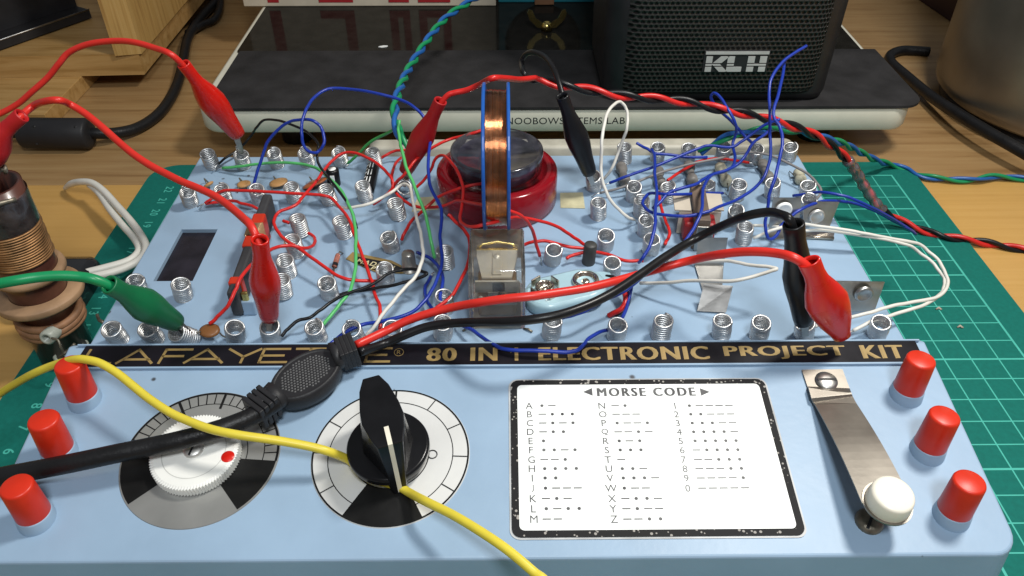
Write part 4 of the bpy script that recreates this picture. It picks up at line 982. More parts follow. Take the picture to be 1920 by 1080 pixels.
mb = MB().tube(spline(hpts([(1137, 528), (1150, 530), (1163, 538), (1172, 552), (1172, 568), (1164, 580), (1150, 587), (1141, 592)], [.4, .5, .5, .4, .2, .03]), 6), .085, 8); obj('red_lead', mb, 'red', sn)
mb = MB().tube(spline(hpts([(1136, 519), (1150, 521), (1166, 530), (1178, 548), (1177, 568), (1168, 580), (1153, 591)], [.5, .55, .5, .4, .2, .03]), 6), .08, 8); obj('black_lead', mb, 'black', sn)

# jumper wires -----------------------------------------------------------------------------------------
def jumper(px, hs, m, label, r=.057, group='jumper wires plugged into the kit', bare=(0, 0), name='jumper_wire', base=D):
    pth = spline(hpts(px, hs, base), 6)
    ph = [random.uniform(0, 6.28) for _ in range(6)]
    for k in range(2, len(pth) - 2): pth[k] = pth[k] + np.array([sin(k * .55 + ph[0]) + .6 * sin(k * 1.3 + ph[1]), sin(k * .48 + ph[2]) + .6 * sin(k * 1.15 + ph[3]), sin(k * .5 + ph[4])]) * .007
    mb_ = MB().tube(pth, r, 8)
    o_ = obj(name, mb_, m); tag(o_, label, 'wire', group)
    for e, flag in zip((0, -1), bare):
        if flag:
            p0 = pth[e]; d = nrm(pth[e] - pth[1 if e == 0 else -2]); obj('bare_end', MB().tube([p0, p0 + d * .15, p0 + d * .32 + [0, 0, -.08]], .03, 6), 'steel', o_)
    return o_
J = jumper
J([(385,381),(395,374),(407,363),(427,357),(470,358),(537,362),(580,364),(607,367),(622,372),(635,387),(655,412),(664,440),(675,467),(687,500),(694,520),(698,530),(703,552),(712,575),(713,598),(712,617)], [.35,.6,.9,.9,.9,.8,.9,.7,.6,.5,.5,.3], 'red', 'red wire from the leftmost second-row spring across the deck to the front row', bare=(1,0))
J([(386,382),(405,379),(437,377),(453,381),(470,386),(489,394),(500,400)], [.3,.35,.4,.45,.6], 'red', 'short red wire reaching under the top end of the ferrite bar', bare=(1,0))
J([(700,383),(715,373),(732,358),(737,346),(731,330),(717,315),(693,298),(667,287),(642,288),(622,302),(605,323),(593,340),(570,367),(553,385),(525,397),(515,408),(515,422),(525,440),(543,455),(562,467),(587,485),(612,503),(635,518),(660,525),(693,527),(706,527)], [.3,.8,1.2,1.4,1.2,1.0,.9,.8,.8,.8,.7,.6,.3], 'red', 'long red wire arching over the capacitors and doubling back past the diode')
J([(578,437),(587,443),(591,452),(585,462),(570,465),(545,461),(520,463),(503,471),(485,484),(467,501),(448,527),(443,541),(433,563),(420,582),(405,597),(393,607)], [.3,.3,.5,.9,1.1,1.3,1.4,1.4,1.1,.7,.5], 'red', 'red wire looping behind the red clip and over the ferrite bar to the brown capacitor')
J([(531,414),(536,416),(542,418)], [.4,.4], 'red', 'tiny red wire stub beside a spring right of the ferrite bar')
J([(716,296),(722,292),(733,286),(748,282),(768,281)], [.3,.5,.6], 'red', 'short red wire from the tall rear spring into the shadow of the red clip', bare=(1,0))
J([(736,352),(745,340),(758,327),(780,300),(808,278),(842,262),(867,255),(890,249),(912,240)], [.8,1.3,1.8,1.7,2.0,2.2], 'red', 'red wire rising past the red clip and vanishing behind the copper spool')
J([(752,296),(743,305),(737,318),(735,333),(737,350),(745,364),(760,378),(775,386),(800,389),(822,388),(842,382),(860,377),(883,380),(917,387),(937,391),(967,400),(987,413),(998,432),(1005,455),(1012,480)], [.5,.9,.9,.8,.7,.7,1.0,1.6,2.6,2.8,2.2,1.3,.4], 'red', 'red wire crossing in front of the jar to a spring right of the relay', bare=(0,1))
J([(780,352),(797,335),(808,318),(815,300),(825,292),(837,295),(850,310),(862,330),(868,353),(867,383),(862,408),(868,420),(887,425),(913,420),(940,413),(970,408),(1003,412),(1037,422),(1062,435),(1080,448),(1096,459)], [.4,.9,1.5,1.8,2.0,1.9,1.7,1.8,2.4,2.4,2.0,1.4,.8,.4], 'red', 'red wire climbing over the jar rim, then crossing to the black transistor')
J([(753,450),(757,440),(763,428),(775,411),(800,388),(825,368),(850,357),(883,348),(908,343)], [.4,.6,.7,.7,1.0,1.5,1.8,1.8], 'red', 'red wire from the metal transistor can up across the jar side')
J([(840,402),(847,408),(856,418),(870,431),(879,447),(881,472),(875,500),(862,530),(845,556),(820,577),(793,594)], [1.6,1.5,1.4,1.3,1.0,.9,.8,.7,.5], 'red', 'red wire hugging the left side of the clear relay')
J([(978,461),(990,456),(1003,453),(1023,452),(1045,457),(1067,463),(1097,466)], [.3,.4,.5,.45,.4,.3], 'red', 'red wire from behind the relay straight to the black transistor')
J([(1062,485),(1075,478),(1088,475),(1105,472),(1120,473),(1148,480),(1175,489),(1206,489)], [.3,.35,.4,.4,.4,.4,.4], 'red', 'red wire passing under the black transistor beside the battery snap')
J([(1234,360),(1237,375),(1241,393),(1248,415),(1255,432),(1253,446),(1247,458)], [.4,.5,.4,.4,.3,.3], 'red', 'red wire left of the small transformer')
J([(1252,338),(1268,327),(1288,315),(1310,303),(1343,297),(1373,300),(1404,305)], [.6,.5,.55,.6,.5,.3], 'red', 'red wire between rear springs above the transformer', bare=(0,1))
J([(1125,362),(1160,353),(1202,338),(1243,322),(1293,308),(1343,298),(1380,288),(1413,286),(1447,292),(1480,307),(1513,325),(1530,342),(1540,358),(1531,373)], [.2,.5,.75,.8,.9,.9,.9,.8,.7,.6,.5], 'grey', 'long grey wire arching behind the resistors to the right corner', r=.05, bare=(1,0))
J([(473,357),(482,325),(492,292),(503,265),(522,242),(545,228),(565,224),(585,226),(600,236),(606,250),(607,270),(595,286),(580,284),(568,270),(566,250),(567,225),(577,200),(592,180),(620,166),(655,167),(705,175),(745,185),(775,200),(795,220),(804,240),(806,267),(803,308),(805,342),(815,367),(827,392),(828,412),(825,440),(828,473),(827,502),(813,538),(793,568),(767,588),(720,602),(682,608),(648,623),(617,647)], [.4,1.6,2.6,3.0,2.6,2.0,2.6,3.4,3.6,3.6,3.3,2.6,2.0,1.6,1.3,1.0,.8,.5,.4], 'blue', 'long blue wire with a big loop high over the rear left springs')
J([(782,473),(802,482),(820,497),(828,512),(830,532),(825,557),(828,577),(836,588)], [.4,.5,.6,.8,.7,.6,.5], 'blue', 'blue wire from the metal transistor can down to a spring left of the relay')
J([(808,518),(803,527),(797,541),(800,563),(812,580),(824,587)], [.3,.3,.3,.3,.3,.3], 'blue', 'short bowed blue wire left of the relay', bare=(1,0))
J([(868,611),(887,620),(912,638),(937,652),(970,657),(1020,658),(1068,660),(1088,653),(1105,634),(1127,622),(1145,617)], [.3,.5,.85,.95,.95,.9,.6,.3], 'blue', 'blue wire sagging over the black nameplate', bare=(1,0))
J([(1053,596),(1075,591),(1102,580),(1135,562),(1168,547),(1190,532),(1207,515),(1228,498),(1262,475),(1283,455),(1303,423),(1315,397),(1317,367),(1321,347),(1335,328),(1360,321),(1374,312),(1378,295),(1374,272),(1379,252),(1381,240),(1376,225),(1365,205),(1350,182),(1339,175),(1333,184),(1348,206),(1375,231),(1400,259),(1410,268)], [.7,.9,.9,1.0,1.1,1.2,1.6,1.7,1.3,1.1,1.3,2.0,2.6,3.0,2.6,1.6,1.2], 'blue', 'blue wire from under the black lead up past the transformer to a narrow loop')
J([(1184,538),(1180,555),(1174,580),(1160,606)], [.7,.5,.4,.4], 'blue', 'short blue wire behind the red snap lead, ending at a front spring')
J([(1143,343),(1177,330),(1227,312),(1277,292),(1310,278),(1330,273),(1368,276),(1387,268),(1407,253),(1435,234),(1462,224)], [.4,.8,1.1,1.3,1.4,1.3,1.5,2.0,2.4], 'blue', 'blue wire slanting from beside the black clip up to the twisted pair', bare=(1,0))
J([(1193,268),(1202,273),(1215,280),(1227,287),(1252,290),(1285,294),(1326,295)], [1.3,1.2,1.0,.9,.8,.7], 'blue', 'short blue wire across the rear springs with a raised cut end')
J([(1222,280),(1227,293),(1228,325),(1231,358),(1229,392),(1228,418),(1225,440),(1217,463),(1205,484),(1198,492)], [1.2,1.3,1.4,1.5,1.3,1.0,.6], 'blue', 'blue wire hanging straight down over the stacked springs left of the transformer')
J([(1355,362),(1320,363),(1277,364),(1252,365),(1230,362),(1216,364),(1206,375),(1207,387),(1220,397),(1243,403),(1285,405),(1327,397),(1352,386),(1380,375),(1410,357),(1433,330),(1445,292),(1443,250),(1444,217),(1442,170),(1450,140),(1472,112),(1512,86)], [.4,1.3,1.4,1.0,1.0,1.1,1.3,1.4,1.3,1.6,2.6,3.6,4.2,4.6], 'blue', 'blue wire circling the transformer then standing up in front of the speaker', bare=(1,0))
J([(1472,114),(1470,125),(1460,175),(1450,215),(1462,237),(1467,262),(1463,292),(1453,333),(1443,363),(1439,392),(1435,420),(1438,443),(1447,448),(1458,438),(1466,422),(1482,407),(1507,390),(1540,378),(1573,377),(1607,383),(1640,395),(1667,410),(1700,427),(1717,439)], [4.2,4.0,3.4,3.0,2.4,1.6,.8,.5,.8,1.2,1.0,.4,-.6,-1.6], 'blue', 'blue wire dropping from the tall strand, then out over the mat')
J([(1487,367),(1523,362),(1548,361),(1582,367),(1615,380),(1645,394),(1680,414),(1714,435)], [.4,.9,1.2,1.1,.7,-.3,-1.5], 'blue', 'blue wire from the upright contacts out over the mat beside its twin', r=.055)
J([(1445,240),(1437,250),(1413,267),(1403,283),(1393,298),(1380,310),(1363,319),(1338,326),(1320,336),(1302,346),(1280,353),(1260,358),(1248,368),(1235,381),(1224,391)], [1.8,1.9,1.7,1.4,1.4,1.5,1.5,1.3,1.1], 'blue', 'blue wire curving from the twisted pair down behind the transformer top')
J([(417,315),(453,312),(487,307),(520,305),(562,307),(587,313),(603,322),(630,346),(645,366),(655,387),(663,408),(667,435),(667,460),(667,493),(663,523),(655,547),(640,567),(623,588),(606,609)], [.2,.6,.8,.9,.9,.9,.9,.8,.7,.6,.4], 'lgreen', 'light green wire with dark marks, from the rear left spring to the front row', bare=(1,0))
J([(749,226),(747,245),(750,265),(753,280),(760,308),(770,333),(780,357),(790,383),(800,410),(808,452),(815,484)], [2.6,2.3,2.3,2.3,2.1,1.8,1.3,.6], 'lgreen', 'light green wire hanging in front of the red clip near the jar')
J([(742,242),(730,248),(712,256),(690,270),(675,285),(662,298),(652,306)], [2.3,1.8,1.2,.6,.25], 'dgreen', 'short green wire branching from the twisted pair to a rear spring', bare=(0,1))
J([(1133,335),(1147,317),(1158,288),(1168,263),(1175,240),(1177,218),(1172,200),(1162,191),(1150,197),(1137,217),(1130,250),(1128,280),(1127,308),(1130,342),(1143,372),(1160,393),(1177,407),(1188,412)], [.4,1.4,2.4,3.0,3.4,3.4,2.6,1.6,.8,.3], 'white', 'white wire making a tall narrow loop beside the black clip', bare=(1,1))
J([(625,383),(637,388),(650,390),(672,387),(693,382),(717,370),(738,358),(750,348),(760,345),(768,351),(773,370),(778,397),(783,415),(788,435),(792,458),(793,480),(787,503),(775,523),(752,548),(727,577),(712,598),(698,617),(687,629)], [.4,.7,.9,1.0,1.2,1.3,1.4,1.4,1.3,1.1,.8,.4], 'white', 'white wire bent over a spring behind the transistor can and down to the front row', bare=(0,1))
J([(1235,485),(1262,492),(1287,493),(1320,490),(1360,489),(1387,493),(1413,498),(1440,500),(1456,504),(1440,510),(1407,520),(1370,527),(1303,526),(1253,530),(1200,531)], [.3,.8,1.2,1.5,1.6,1.7,1.6,1.4,.9,.4], 'white', 'white wire folded into a hairpin over the bent battery contact')
J([(1412,447),(1433,438),(1450,431),(1475,424),(1503,420),(1540,425),(1590,432),(1623,438),(1657,445),(1700,452),(1725,459),(1742,472),(1758,487),(1771,508),(1777,530),(1770,547),(1750,560),(1717,565),(1683,572),(1650,580),(1617,590),(1590,597),(1550,606),(1526,613)], [.4,.7,.9,1.0,.8,.4,0,-.2,-.2,.2,.6,.8,.6,.4], 'white', 'outer white wire of the wide loop over the mat, ending at the black clip', bare=(0,1))
J([(1412,423),(1440,423),(1465,427),(1503,432),(1540,432),(1590,437),(1640,446),(1675,452),(1705,461),(1722,472),(1742,487),(1758,504),(1769,520),(1771,535),(1764,550),(1743,567),(1717,577),(1683,588),(1658,595),(1632,604),(1600,620)], [.4,.6,.8,.7,.4,0,-.3,-.3,.1,.5,.6,.4], 'white', 'inner white wire of the wide loop over the mat, ending by the front right spring', bare=(0,1))
J([(410,307),(423,296),(442,284),(462,265),(475,248),(480,240),(492,227),(505,224),(530,228),(562,240),(580,251),(592,263),(597,275),(594,290),(597,306),(607,322),(620,338),(635,358),(650,378),(662,402),(669,428)], [.3,.4,1.0,1.8,2.2,2.2,2.0,1.6,1.2,.9,.7], 'black', 'thin black wire arching between rear left springs under the blue loop', r=.048, bare=(1,0))
J([(528,631),(537,620),(547,610),(562,600),(582,595),(600,582),(623,565),(653,550),(690,537),(707,528),(723,516),(740,509),(757,505),(775,505),(790,508),(800,513),(793,518),(772,526),(740,534),(720,538),(690,543),(660,547),(637,553)], [.3,.5,.6,.7,.8,.9,1.0,1.0,.8,.6,.4], 'black', 'black wire folded into a long hairpin over the maker label', r=.052)

# twisted pairs
def twisted(center, r, pitch, mats, name, label, extra=None, names=('first', 'second'), sep=1.0):
    path, L_ = resample(spline(center, 10), .12)
    t_ = thing(name, path[len(path) // 2] * [1, 1, 0], label, 'twisted wire')
    n_ = len(path); A = []; B = []; x = None
    for i in range(n_):
        T = nrm(path[min(n_ - 1, i + 1)] - path[max(0, i - 1)])
        if x is None: x, _, _ = frame_of(T)
        x = nrm(x - T * (x @ T)); y = np.cross(T, x); a = 2 * pi * i * .12 / pitch
        o = (x * cos(a) + y * sin(a)) * r * sep; A.append(path[i] + o); B.append(path[i] - o)
    return t_, A, B
def pairparts(t_, A, B, r, ma, mb_, na, nb, pre=(None, None), post=(None, None)):
    for pts, m, nm, pr, po in ((A, ma, na, pre[0], post[0]), (B, mb_, nb, pre[1], post[1])):
        q = list(pts)
        if pr is not None: q = spline(pr + [q[2]], 8)[:-1] + q[2:]
        if po is not None: q = q[:-2] + spline([q[-3]] + po, 8)[1:]
        obj(nm, MB().tube(q, r, 8), m, t_)
cl = [P(898, -8, 6), P(870, 10, 6), P(840, 30, 6), P(815, 57, 6), P(795, 85, 6), P(775, 115, 6), P(760, 142, 6.2), P(749, 168, 6.5), P(742, 192, 6.6), P(740, 215, 6.6), P(744, 238, 6.5), P(752, 258, 6.3), P(768, 278, 6.0)]
t_, A, B = twisted(cl, .098, 2.4, None, 'twisted_pair', 'green and blue twisted wires coming down from the top edge to the rear springs')
pairparts(t_, A, B, .098, 'tgreen', 'tblue', 'green_wire', 'blue_wire')
cl = [P(1312, 286, 4.6), P(1335, 272, 5.0), P(1360, 258, 5.4), P(1390, 250, 5.6), P(1425, 244, 5.6), P(1460, 242, 5.4), P(1500, 247, 5.0), P(1540, 257, 4.2), P(1580, 269, 3.2), P(1612, 285, 2.0), P(1642, 300, 1.0), P(1672, 309, .2), P(1700, 318, 0), P(1722, 328, 0), P(1750, 333, .05), P(1790, 337, 0), P(1825, 337, .05), P(1860, 331, .1), P(1900, 333, 0), P(1960, 341, 0)]
t_, A, B = twisted(cl, .088, 2.9, None, 'twisted_pair', 'green and blue twisted wires leaving the rear right springs for the right edge')
pairparts(t_, A, B, .088, 'tgreen', 'tblue', 'green_wire', 'blue_wire')

# alligator clips ------------------------------------------------------------------------------------------
def boot(parent, tip, collar, m, rmax=.45, flat=.85, rc=.22, rt=.255, jaw=.5, hint=None, jawm='plate', jaw_to=None):
    tip, collar = np.array(tip, float), np.array(collar, float); ax_ = tip - collar; L_ = np.linalg.norm(ax_); a_ = nrm(ax_)
    pr = [(rc * .72, L_ * .03), (rc * .78, 0), (rc, -.02), (rc * 1.06, .03), (rc * 1.02, L_ * .14), (rc * 1.12, L_ * .22), (rmax * .82, L_ * .36), (rmax, L_ * .48), (rmax * .96, L_ * .60), (rmax * .78, L_ * .76), (rt * 1.12, L_ * .93), (rt, L_ * .985), (rt * .75, L_), (rt * .68, L_ * .96)]
    o_ = obj('clip_boot', MB().lathe(collar, a_, pr, 28, hint=hint, sy=flat), m, parent)
    x, y, _ = frame_of(a_, hint); mb_ = MB()
    if jaw <= 0: return a_
    for s in (-1, 1):
        c = tip - a_ * .3; e = tip + (a_ if jaw_to is None else nrm(np.array(jaw_to) - tip)) * jaw
        w = .12; side = x
        b0, b1 = c + y * s * .14, e + y * s * .07
        mb_.prism([b0 - side * w, b0 + side * w, b1 + side * w * .7, b1 - side * w * .7], y * s * .03)
        for k in range(4):
            q = b1 - a_ * (.05 + .08 * k); mb_.prism([q - side * w * .7, q + side * w * .7, q + side * w * .7 - a_ * .05, q - side * w * .7 - a_ * .05], -y * s * .035)
    obj('clip_jaws', mb_, jawm, parent); return a_
def lead(parent, px, hs, m, r, start=None, end=None, name='lead_wire', base=D, per=8):
    q = hpts(px, hs, base)
    if start is not None: q = [np.array(start)] + q
    if end is not None: q = q + [np.array(end)]
    return obj(name, MB().tube(spline(q, per), r, 12), m, parent)
# red clip, rear left
tip = Dk(447, 254, 1.5); col = at_dist(344, 120, tip, 3.7)
t_ = thing('clip_lead', tip, 'red clip on the rear left springs, its red lead arching past the pine cabinet', 'clip lead', 'crocodile clip leads')
ax = boot(t_, tip, col, 'rboot', .50, rt=.29, jaw=.75, hint=(1, .3, 0), jaw_to=Dk(456, 296, .5)); hz = col[2] - D
lead(t_, [(322, 103), (290, 90), (250, 79), (210, 77), (165, 83), (130, 98), (110, 120), (90, 145), (60, 172), (30, 197), (-20, 222), (-120, 262)], [hz + .4, hz + .6, hz + .5, hz, hz - .8, hz - 1.6, hz - 2.2], 'red_thick', .108, start=col + ax * .35, end=(-50, 22, .3))
# red clip on the ferrite bar + dark red clip on the coil form
tip = Dk(505, 598, .98); col = at_dist(487, 449, tip, 3.5)
t_ = thing('clip_lead', tip, 'red lead with one clip by the ferrite bar and another on the brown coil', 'clip lead', 'crocodile clip leads')
ax = boot(t_, tip, col, 'rboot', .42, jaw=.5, hint=(1, 0, 0)); hz = col[2] - D
cf = P(128, 662, 0); cx, cy = cf[0], cf[1]
def zof(y):
    zz_ = 0
    while zz_ < 9:
        q = np.array([cx, cy, zz_]) - CAM_POS; d = CM.T @ q
        if 540 - FPX * d[2] / d[1] < y: return zz_
        zz_ += .02
    return zz_
TOPZ = zof(347)
tip2 = np.array([cf[0] - .9, cf[1] - .3, TOPZ + .35]); col2 = at_dist(41, 216, tip2, 3.4)
lead(t_, [(472, 426), (455, 408), (438, 393), (420, 379), (400, 366), (370, 352), (340, 340), (310, 325), (280, 309), (250, 289), (220, 264), (190, 237), (160, 213), (130, 195), (110, 188), (85, 190), (62, 199)], [hz + .1, hz, hz - .1, hz - .1, hz - .1, hz, hz + .2, hz + .6, hz + 1.0, hz + 1.5, col2[2] - D], 'red_thick', .108, start=col + ax * .35, end=col2 + nrm(tip2 - col2) * .2)
boot(t_, tip2, col2, 'dark_rboot', .66, jaw=.5, rc=.22, hint=(1, 0, 0))
# green clip
tip = Dk(333, 606, .95); col = at_dist(204, 533, tip, 3.1)
t_ = thing('clip_lead', tip, 'green crocodile clip biting the leaning front left spring, with its green lead', 'clip lead', 'crocodile clip leads')
ax = boot(t_, tip, col, 'gboot', .46, jaw=.5, rc=.24, rt=.27, hint=(0, 0, 1), jaw_to=Dk(357, 630, .4)); hz = col[2] - D
lead(t_, [(180, 525), (150, 519), (110, 517), (70, 520), (30, 526), (-20, 535), (-110, 552)], [hz + .1, hz + .3, hz + .4, hz + .3], 'glead', .132, start=col + ax * .35, end=(-46, 8, .2))
# twisted red/black lead with two clips
tipR = Dk(760, 322, .9); colR = at_dist(826, 189, tipR, 3.6); tipB = Dk(1106, 326, .95); colB = at_dist(1054, 180, tipB, 3.6)
cl = [P(990, 148, 8.2), P(1020, 151, 8.1), P(1055, 160, 8.0), P(1100, 168, 7.8), P(1150, 177, 7.6), P(1200, 183, 7.4), P(1250, 187, 7.2), P(1300, 193, 7.0), P(1350, 205, 6.8), P(1400, 214, 6.5), P(1440, 224, 6.2), P(1480, 235, 5.8), P(1520, 250, 5.2), P(1552, 269, 4.5), P(1582, 293, 3.6), P(1602, 318, 2.8), P(1622, 352, 1.9), P(1647, 387, 1.1), P(1672, 406, .6), P(1702, 420, .3), P(1740, 435, .15), P(1780, 445, .12), P(1830, 452, .05), P(1880, 461, -.05), P(1960, 476, -.05)]
t_, A, B = twisted(cl, .102, 2.45, None, 'clip_lead', 'twisted red and black lead with one red clip and one black clip')
t_['group'] = 'crocodile clip leads'; t_['category'] = 'clip lead'
aR = boot(t_, tipR, colR, 'dark_rboot', .43, jaw=.5, hint=(1, 0, 0), jaw_to=Dk(757, 350, .5)); aB = boot(t_, tipB, colB, 'bboot', .42, jaw=.45, hint=(1, 0, 0), jaw_to=Dk(1112, 345, .5))
zR, zB = colR[2], colB[2]
pairparts(t_, A, B, .102, 'red', 'black', 'red_wire', 'black_wire', pre=([colR + aR * .35, P(838, 180, zR + .1), P(852, 174, zR + .2), P(875, 169, zR + .3), P(900, 158, zR + .6), P(922, 147, 9.6), P(950, 147, 9.2), P(975, 149, 8.6)], [colB + aB * .35, P(1047, 152, zB + .2), P(1036, 125, zB + .4), P(1020, 106, zB + .4), P(1000, 98, zB + .3), P(985, 103, zB), P(978, 118, zB - .3), P(981, 134, 8.3), P(990, 147, 8.1)]))
tp = spline(cl, 10); seg = [p for p in tp if True]
i0 = min(range(len(tp)), key=lambda i: np.linalg.norm(tp[i] - cl[14])); i1 = min(range(len(tp)), key=lambda i: np.linalg.norm(tp[i] - cl[17]))
obj('clear_tape_sleeve', MB().tube(tp[i0 + 3:i1 + 4], [.235 + .03 * sin(k * 1.3) for k in range(len(tp[i0 + 3:i1 + 4]))], 9), 'cleartape', t_)

# power lead: thick black cable, moulded splitter, red and black tails with clips
pw = thing('power_lead', Pp(572, 720), 'thick black power cable with an oval moulded splitter, red and black tails and clips', 'power lead')
def Q(x, y, h): return Pp(x, y, h)
cpl = spline([np.array([-46, -.5, .1]), np.array([-41, 0, 1.6]), Q(-170, 938, .3), Q(-40, 903, .35), Q(0, 894, .4), Q(80, 879, .6), Q(150, 865, .75), Q(220, 850, .8), Q(280, 838, .8), Q(330, 827, .85), Q(380, 814, .85), Q(430, 798, .85), Q(480, 777, .8), Q(520, 752, .75)], 8)
obj('power_cable', MB().tube(cpl, .235, 16), 'cable', pw)
e0 = Q(574, 703, .70); e1 = Q(506, 756, .72); e2 = Q(668, 653, .74)
ax = nrm(Q(640, 665, .7) - Q(510, 752, .7)); up = nrm(PN - ax * (PN @ ax)); sd = np.cross(up, ax)
mb = MB(); rings = []
for ins, z in ((.18, -.55), (.06, -.45), (0, -.25), (0, .0), (.05, .08), (.10, .10), (.14, .07)):
    rings.append([e0 + ax * (1.02 - ins) * cos(t) + sd * (.70 - ins) * sin(t) + up * z for t in np.linspace(0, 2 * pi, 41)[:-1]])
n = 40; mb.add([p for r in rings for p in r], [(i * n + j, i * n + (j + 1) % n, (i + 1) * n + (j + 1) % n, (i + 1) * n + j) for i in range(len(rings) - 1) for j in range(n)]); mb.add(rings[-1], [tuple(range(n))], 0, False)
spl = obj('moulded_splitter', mb, 'mould', pw)
mb = MB()
for i in range(-9, 10):
    for j in range(-7, 8):
        a, b = i * .088 + (.044 if j % 2 else 0), j * .076
        if (a / .74) ** 2 + (b / .46) ** 2 < 1:
            c = e0 + ax * a + sd * b + up * .07; w_ = .034
            mb.add([c + ax * w_, c + sd * w_, c - ax * w_, c - sd * w_, c + up * .035], [(0, 1, 4), (1, 2, 4), (2, 3, 4), (3, 0, 4)], 0, False)
obj('grip_texture', mb, mat('grip_bumps', (.16, .16, .16, 1), .3), spl)
def relief(c_from, c_to, r0_, r1_):
    m_ = MB(); v = c_to - c_from; L_ = np.linalg.norm(v); a_ = nrm(v); x, y, _ = frame_of(a_, up)
    m_.lathe(c_from, a_, [(r0_, 0), (r0_ * .92, L_ * .3), (r1_ * .8, L_ * .42), (r1_ * .8, L_ * .98)], 16, sx=.85, cap1=True, cap0=True)
    for k, t in enumerate((.36, .54, .72, .90)):
        m_.box(c_from + a_ * L_ * t, (.13, r1_ * 2.0, r1_ * 2.0), ax=[a_, y, x], bev=.03)
        if k < 3: m_.box(c_from + a_ * L_ * (t + .09), (.2, r1_ * (.7 if k % 2 else 1.95), r1_ * (1.95 if k % 2 else .7)), ax=[a_, y, x], bev=.02)
    return m_
obj('strain_relief', relief(e0 + ax * .85, e2, .44, .34), 'mould', spl); obj('strain_relief', relief(e0 - ax * .85, e1 - ax * .5, .42, .36), 'mould', spl)
tipK = Dk(1507, 607, .95); colK = at_dist(1488, 420, tipK, 3.75)
axk = boot(pw, tipK, colK, 'bboot', .44, jaw=.45, rc=.27, rt=.26, hint=(1, 0, 0))
tipX = Pp(1580, 634, .55); colX = at_dist(1517, 490, tipX, 3.3)
axx = boot(pw, tipX, colX, 'rboot', .56, jaw=.0, rc=.27, rt=.24, flat=.62, hint=(1, .0, .1))
zk = colK[2] - D; zx = colX[2] - D
lead(pw, [(723, 621), (760, 603), (800, 589), (850, 576), (900, 567), (950, 560), (1000, 555), (1050, 548), (1100, 540), (1150, 528), (1200, 514), (1250, 500), (1300, 487), (1350, 477), (1400, 472), (1450, 474), (1490, 484)], [1.35, 1.6, 1.9, 2.4, 2.55, 2.5, 2.4, 2.2, 2.2, zx * .8, zx * .95, zx], 'red_thick', .122, start=Q(668, 647, .80), end=colX + axx * .4, name='red_tail')
lead(pw, [(720, 645), (757, 629), (800, 613), (850, 606), (900, 604), (950, 603), (1000, 599), (1050, 590), (1100, 573), (1150, 548), (1200, 515), (1250, 480), (1300, 450), (1350, 425), (1400, 405), (1440, 398), (1465, 403), (1480, 412)], [1.1, 1.4, 1.7, 2.4, 2.7, 2.75, 2.8, 2.8, 2.75, zk * .9, zk, zk + .1], 'black', .126, start=Q(674, 660, .75), end=colK + axk * .4, name='black_tail')

# yellow wire
yl = [np.array([-40, 3.2, .1]), np.array([-37, 3.8, 1.2]), P(-30, 757, 3.6), P(0, 738, 4.0), P(20, 725, 4.4), P(60, 702, 5.2), P(100, 685, 5.6), P(140, 674, 6.0), P(165, 675, 6.1), P(190, 682, 6.1), P(220, 700, 6.0), P(250, 724, 5.9), P(280, 748, 5.8), P(320, 774, 5.75), P(360, 792, 5.75), P(400, 806, 5.75), P(450, 816, 5.7), P(520, 826, 5.5), P(580, 837, 5.3), P(620, 848, 5.1), *[Pp(655, 863, .19), fromuv(*(ck + np.array([-.70, -.45])), .17), fromuv(*(ck + np.array([-.25, -.72])), .16), fromuv(*(ck + np.array([.28, -.90])), .17), Pp(768, 924, .25)], P(800, 941, 4.9), P(850, 966, 5.1), P(900, 996, 5.25), P(950, 1030, 5.3), P(1000, 1072, 5.2), P(1040, 1110, 5.0), np.array([-16.6, -3.2, 3.4]), np.array([-15.8, -4.6, 1.0]), np.array([-14.5, -6.2, .12])]
tag(obj('yellow_wire', MB().tube(spline(yl, 8), .108, 12), 'yellow'), 'yellow wire lying across the front panel and under the pointer knob', 'wire')

# white twin lead
tw = thing('twin_lead', P(250, 440, 0), 'white twin-conductor lead curling over the mat left of the kit', 'cable')
def zz(l): return [P(x, y, z) for x, y, z in l]
mb = MB().tube(spline(zz([(122, 353, .0), (133, 345, .5), (150, 341, .9), (172, 343, 1.1), (193, 357, 1.1), (218, 384, 1.0), (243, 412, .9), (264, 440, .9), (274, 462, .9), (268, 480, .9), (248, 496, .9), (212, 510, .9), (172, 519, .9), (130, 526, .9), (60, 534, .9), (-20, 545, .9)]), 8), [.10 + .06 * min(1, i / 8) for i in range(15 * 8 + 1)], 10); obj('conductor', mb, 'white', tw)
mb = MB().tube(spline(zz([(168, 346, .85), (186, 362, .9), (206, 392, .8), (230, 422, .7), (252, 447, .7), (261, 466, .7), (254, 480, .7), (236, 491, .7), (202, 501, .7), (160, 511, .7), (110, 518, .7), (40, 522, .7), (-20, 526, .7)]), 8), .16, 10); obj('conductor', mb, 'white', tw)

